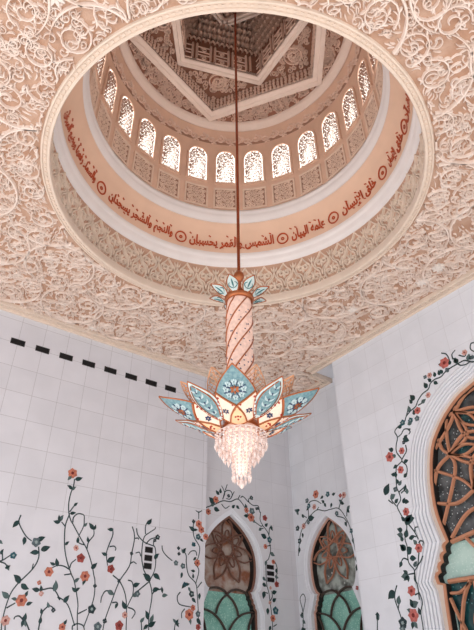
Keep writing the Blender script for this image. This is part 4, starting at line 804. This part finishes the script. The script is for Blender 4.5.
# large petals
def make_petal(kind):
    r0, r1, z0, z1, W, cup = dict(wide=(.50, 2.10, 7.08, 7.88, .50, .30), narrow=(.70, 1.90, 7.2, 7.78, .30, .25), filigree=(.60, 1.72, 7.25, 8.08, .36, .3))[kind]
    def fm(s, t, h):
        s = np.asarray(s, float); t = np.asarray(t, float); r = r0 + (r1 - r0) * s; z = z0 + (z1 - z0) * (.72 * s + .28 * s ** 2.4)
        nr, nz = -(z1 - z0), (r1 - r0); L_ = math.hypot(nr, nz); nr, nz = nr / L_, nz / L_
        e = cup * t * t / W - h
        return np.stack([r + nr * e, t, z + nz * e - OFF], -1)
    if kind == 'wide':
        def wd(s):
            if s < .12: return W * (.06 + .84 * (s / .12) ** .8)
            if s < .36: return W * (.90 + .10 * math.sin((s - .12) / .24 * PI / 2))
            return W * max(1 - ((s - .36) / .64) ** 2.25, 0) + .003
    else:
        def wd(s): return W * math.sin(PI * min(1, .04 + .96 * s)) ** .9 + .004 if s < .999 else .004
    arcL = lambda s: None
    if kind == 'wide':
        # two arcs crossing on the midline: from each edge at s=.52 down to the other side of the base
        def arc(sg):
            q = smooth2([(.54, .93 * W), (.45, .42 * W), (.36, 0), (.2, -.30 * W), (.05, -.40 * W)], 5); return np.stack([q[:, 0], sg * q[:, 1]], 1)
        A = arc(1)
        def region(s, t):
            ta = np.interp(s, A[::-1, 0], A[::-1, 1]); 
            if s > .53: return 0
            a_ = t > ta; b_ = -t > ta
            up_ = (t < ta) and (-t < ta)
            if up_ : return 0
            if (t > ta) and (-t > ta): return 2
            return 1
        mb = petal_grid(fm, wd, 34, 28, region, None); pt = mb.build('petal', [MT['pet_blue'], MT['pet_cream'], MT['pet_amber']], chand)
        for sg in (1, -1): e = MB(); ribbon(e, arc(sg), .04, .03, fm); e.build('gold_bar', MT['gold'], pt)
        e = MB()
    elif kind == 'narrow':
        mb = petal_grid(fm, wd, 22, 12, lambda s, t: 0 if abs(t) < wd(s) - .07 and .1 < s < .9 else 1, None); pt = mb.build('narrow_petal', [MT['pet_blue'], MT['pet_pale']], chand); e = MB()
        q = np.linspace(.1, .9, 16)
        for sg in (1, -1): ribbon(e, np.stack([q, sg * np.array([max(wd(a) - .075, 0) for a in q])], 1), .022, .02, fm)
    else:
        e = MB(); pt = None
    q = np.linspace(0, 1, 28)
    pts = np.array([fm(a, -wd(a), .0) for a in q] + [fm(a, wd(a), .0) for a in q[::-1]] + [fm(0, -wd(0), 0)]); e.tube(pts, dict(wide=.019, narrow=.016, filigree=.013)[kind], 6)
    if kind != 'filigree': e.build('gold_frame', MT['gold'], pt)
    else:
        for k in range(9):                              # pierced lattice inside the outline
            for sg in (1, -1):
                s0_ = k / 9; qq = np.linspace(0, 1, 8); p = [(s0_ + .45 * x, sg * (-wd(s0_) + 2 * wd(s0_) * x)) for x in qq]; p = [(s_, t_) for s_, t_ in p if s_ < 1 and abs(t_) <= wd(min(s_, 1)) + .01]
                if len(p) > 2: ribbon(e, p, .014, .02, fm)
        ribbon(e, [(x, 0) for x in np.linspace(0, 1, 9)], .02, .02, fm); pt = e.build('filigree_leaf', MT['filigree'], chand)
        return pt
    if kind == 'wide':
        def flower(mb, c, n, r, w_, mi=0, a0=0):
            for k in range(n):
                a = a0 + 2 * PI * k / n; leafrib(mb, (c[0] + .25 * r * math.cos(a) / 1.75, c[1] + .25 * r * math.sin(a)), (c[0] + r * math.cos(a) / 1.75, c[1] + r * math.sin(a)), w_, .022, fm, 0, mi)
        m1 = MB()
        for k in range(8):
            a = 2 * PI * k / 8; flower(m1, (.63 + .21 * math.cos(a) / 1.75, .21 * math.sin(a)), 5, .075, .05)
        m1.build('medallion', MT['en_white'], pt)
        m2 = MB(); flower(m2, (.63, 0), 6, .12, .06); m2.build('medallion_star', MT['gold'], pt)
        m3 = MB(); flower(m3, (.63, 0), 8, .29, .02, a0=PI / 8); m3.build('navy_enamel', MT['en_navy'], pt)
        for sg in (1, -1):
            m3 = MB(); flower(m3, (.25, sg * .28), 6, .085, .04); m3.build('navy_flower', MT['en_navy'], pt)
        def bead(s_, t_): m4 = MB(); flower(m4, (s_, t_), 4, .024, .028); m4.build('red_bead', MT['en_red'], pt)
        for sg in (1, -1):
            for s_ in np.linspace(.14, .46, 6): bead(s_, sg * (wd(s_) - .06))
            for s_ in (.16, .30, .38):
                ta = np.interp(s_, A[::-1, 0], A[::-1, 1]); bead(s_, sg * (max(ta, 0) + .06))
        bead(.11, 0); bead(.17, 0)
    else:
        m1 = MB()
        for k in range(5):
            s_ = .2 + .14 * k
            for sg in (1, -1): leafrib(m1, (s_, 0), (s_ + .09, sg * .13 * math.sin(PI * s_)), .045, .02, fm, .2 * sg)
        m1.build('scroll_enamel', MT['en_white'], pt)
        for k in range(5):
            s_ = .24 + .13 * k; m2 = MB(); leafrib(m2, (s_ - .03, 0), (s_ + .03, 0), .04, .026, fm, n=4); m2.build('navy_bead', MT['en_navy'], pt)
    return pt
D5 = FR - R_(5)
for kind, a0, n in (('wide', D5, 5), ('narrow', D5 + PI / 5, 5), ('filigree', D5 + PI / 10, 10)):
    p0 = make_petal(kind)
    for k in range(n):
        c = p0 if k == 0 else clone(p0, chand); c.rotation_euler.z = a0 + 2 * PI * k / n
# collar under the petals, glowing core and tiers of crystal strings
mb = MB(); mb.lathe([(.36, 7.4), (.44, 7.32), (.46, 7.22), (.44, 7.14), (.3, 7.1)], 40); cbuild(mb, 'gold_collar', MT['gold'], smooth=True)
mb = MB(); mb.lathe([(.40, 7.08), (.36, 6.75), (.26, 6.58), (.17, 6.45), (.15, 6.2), (.13, 6.02), (.01, 6.0)], 24); cbuild(mb, 'lamp_core', MT['lamp'], smooth=True)
def strand_mesh(L_, seed):
    mb = MB(); r = random.Random(seed); n = max(4, int(L_ / .085))
    for i in range(n):
        z = -(i + .5) * L_ / n; s = .034 * r.uniform(.8, 1.15); hh = L_ / n * .48; a = r.uniform(0, 1.5)
        v = [(s * math.cos(a + q * PI / 2), s * math.sin(a + q * PI / 2), z) for q in range(4)] + [(0, 0, z + hh), (0, 0, z - hh)]
        mb.add(v, [(0, 1, 4), (1, 2, 4), (2, 3, 4), (3, 0, 4), (1, 0, 5), (2, 1, 5), (3, 2, 5), (0, 3, 5)])
    s = .045; z = -L_; mb.add([(s, 0, z), (0, s, z), (-s, 0, z), (0, -s, z), (0, 0, z + .05), (0, 0, z - .11)], [(0, 1, 4), (1, 2, 4), (2, 3, 4), (3, 0, 4), (1, 0, 5), (2, 1, 5), (3, 2, 5), (0, 3, 5)])
    return mb
for ti, (r, zt, zb, n) in enumerate(((.63, 7.02, 6.74, 28), (.54, 7.0, 6.58, 23), (.43, 6.95, 6.42, 18), (.33, 6.8, 6.32, 13), (.215, 6.55, 5.94, 14), (.09, 6.3, 5.86, 4))):
    rg = MB(); rg.tube([(r * math.cos(a), r * math.sin(a), zt) for a in np.linspace(0, 2 * PI, 33)], .012, 6); tier = cbuild(rg, 'crystal_tier', MT['crystal'])
    s0_ = None
    for k in range(n):
        a = 2 * PI * (k + .5 * (ti % 2)) / n
        if s0_ is None: s0_ = strand_mesh(zt - zb, ti).build('crystal_strand', MT['crystal'], tier); c = s0_
        else: c = s0_.copy(); COL.objects.link(c); c.parent = tier
        c.location = (r * math.cos(a), r * math.sin(a), zt - OFF); c.rotation_euler.z = a * 3
mb = MB(); mb.lathe([(.001, 5.88), (.05, 5.85), (.075, 5.78), (.05, 5.72), (.001, 5.68)], 12); cbuild(mb, 'bottom_drop', MT['crystal'])
l = bpy.data.lights.new('chandelier_bulbs', 'POINT'); l.energy = 24; l.color = (1.0, .84, .68); l.shadow_soft_size = .5
o = bpy.data.objects.new('chandelier_bulbs', l); COL.objects.link(o); o.location = (0, 0, 7.75)
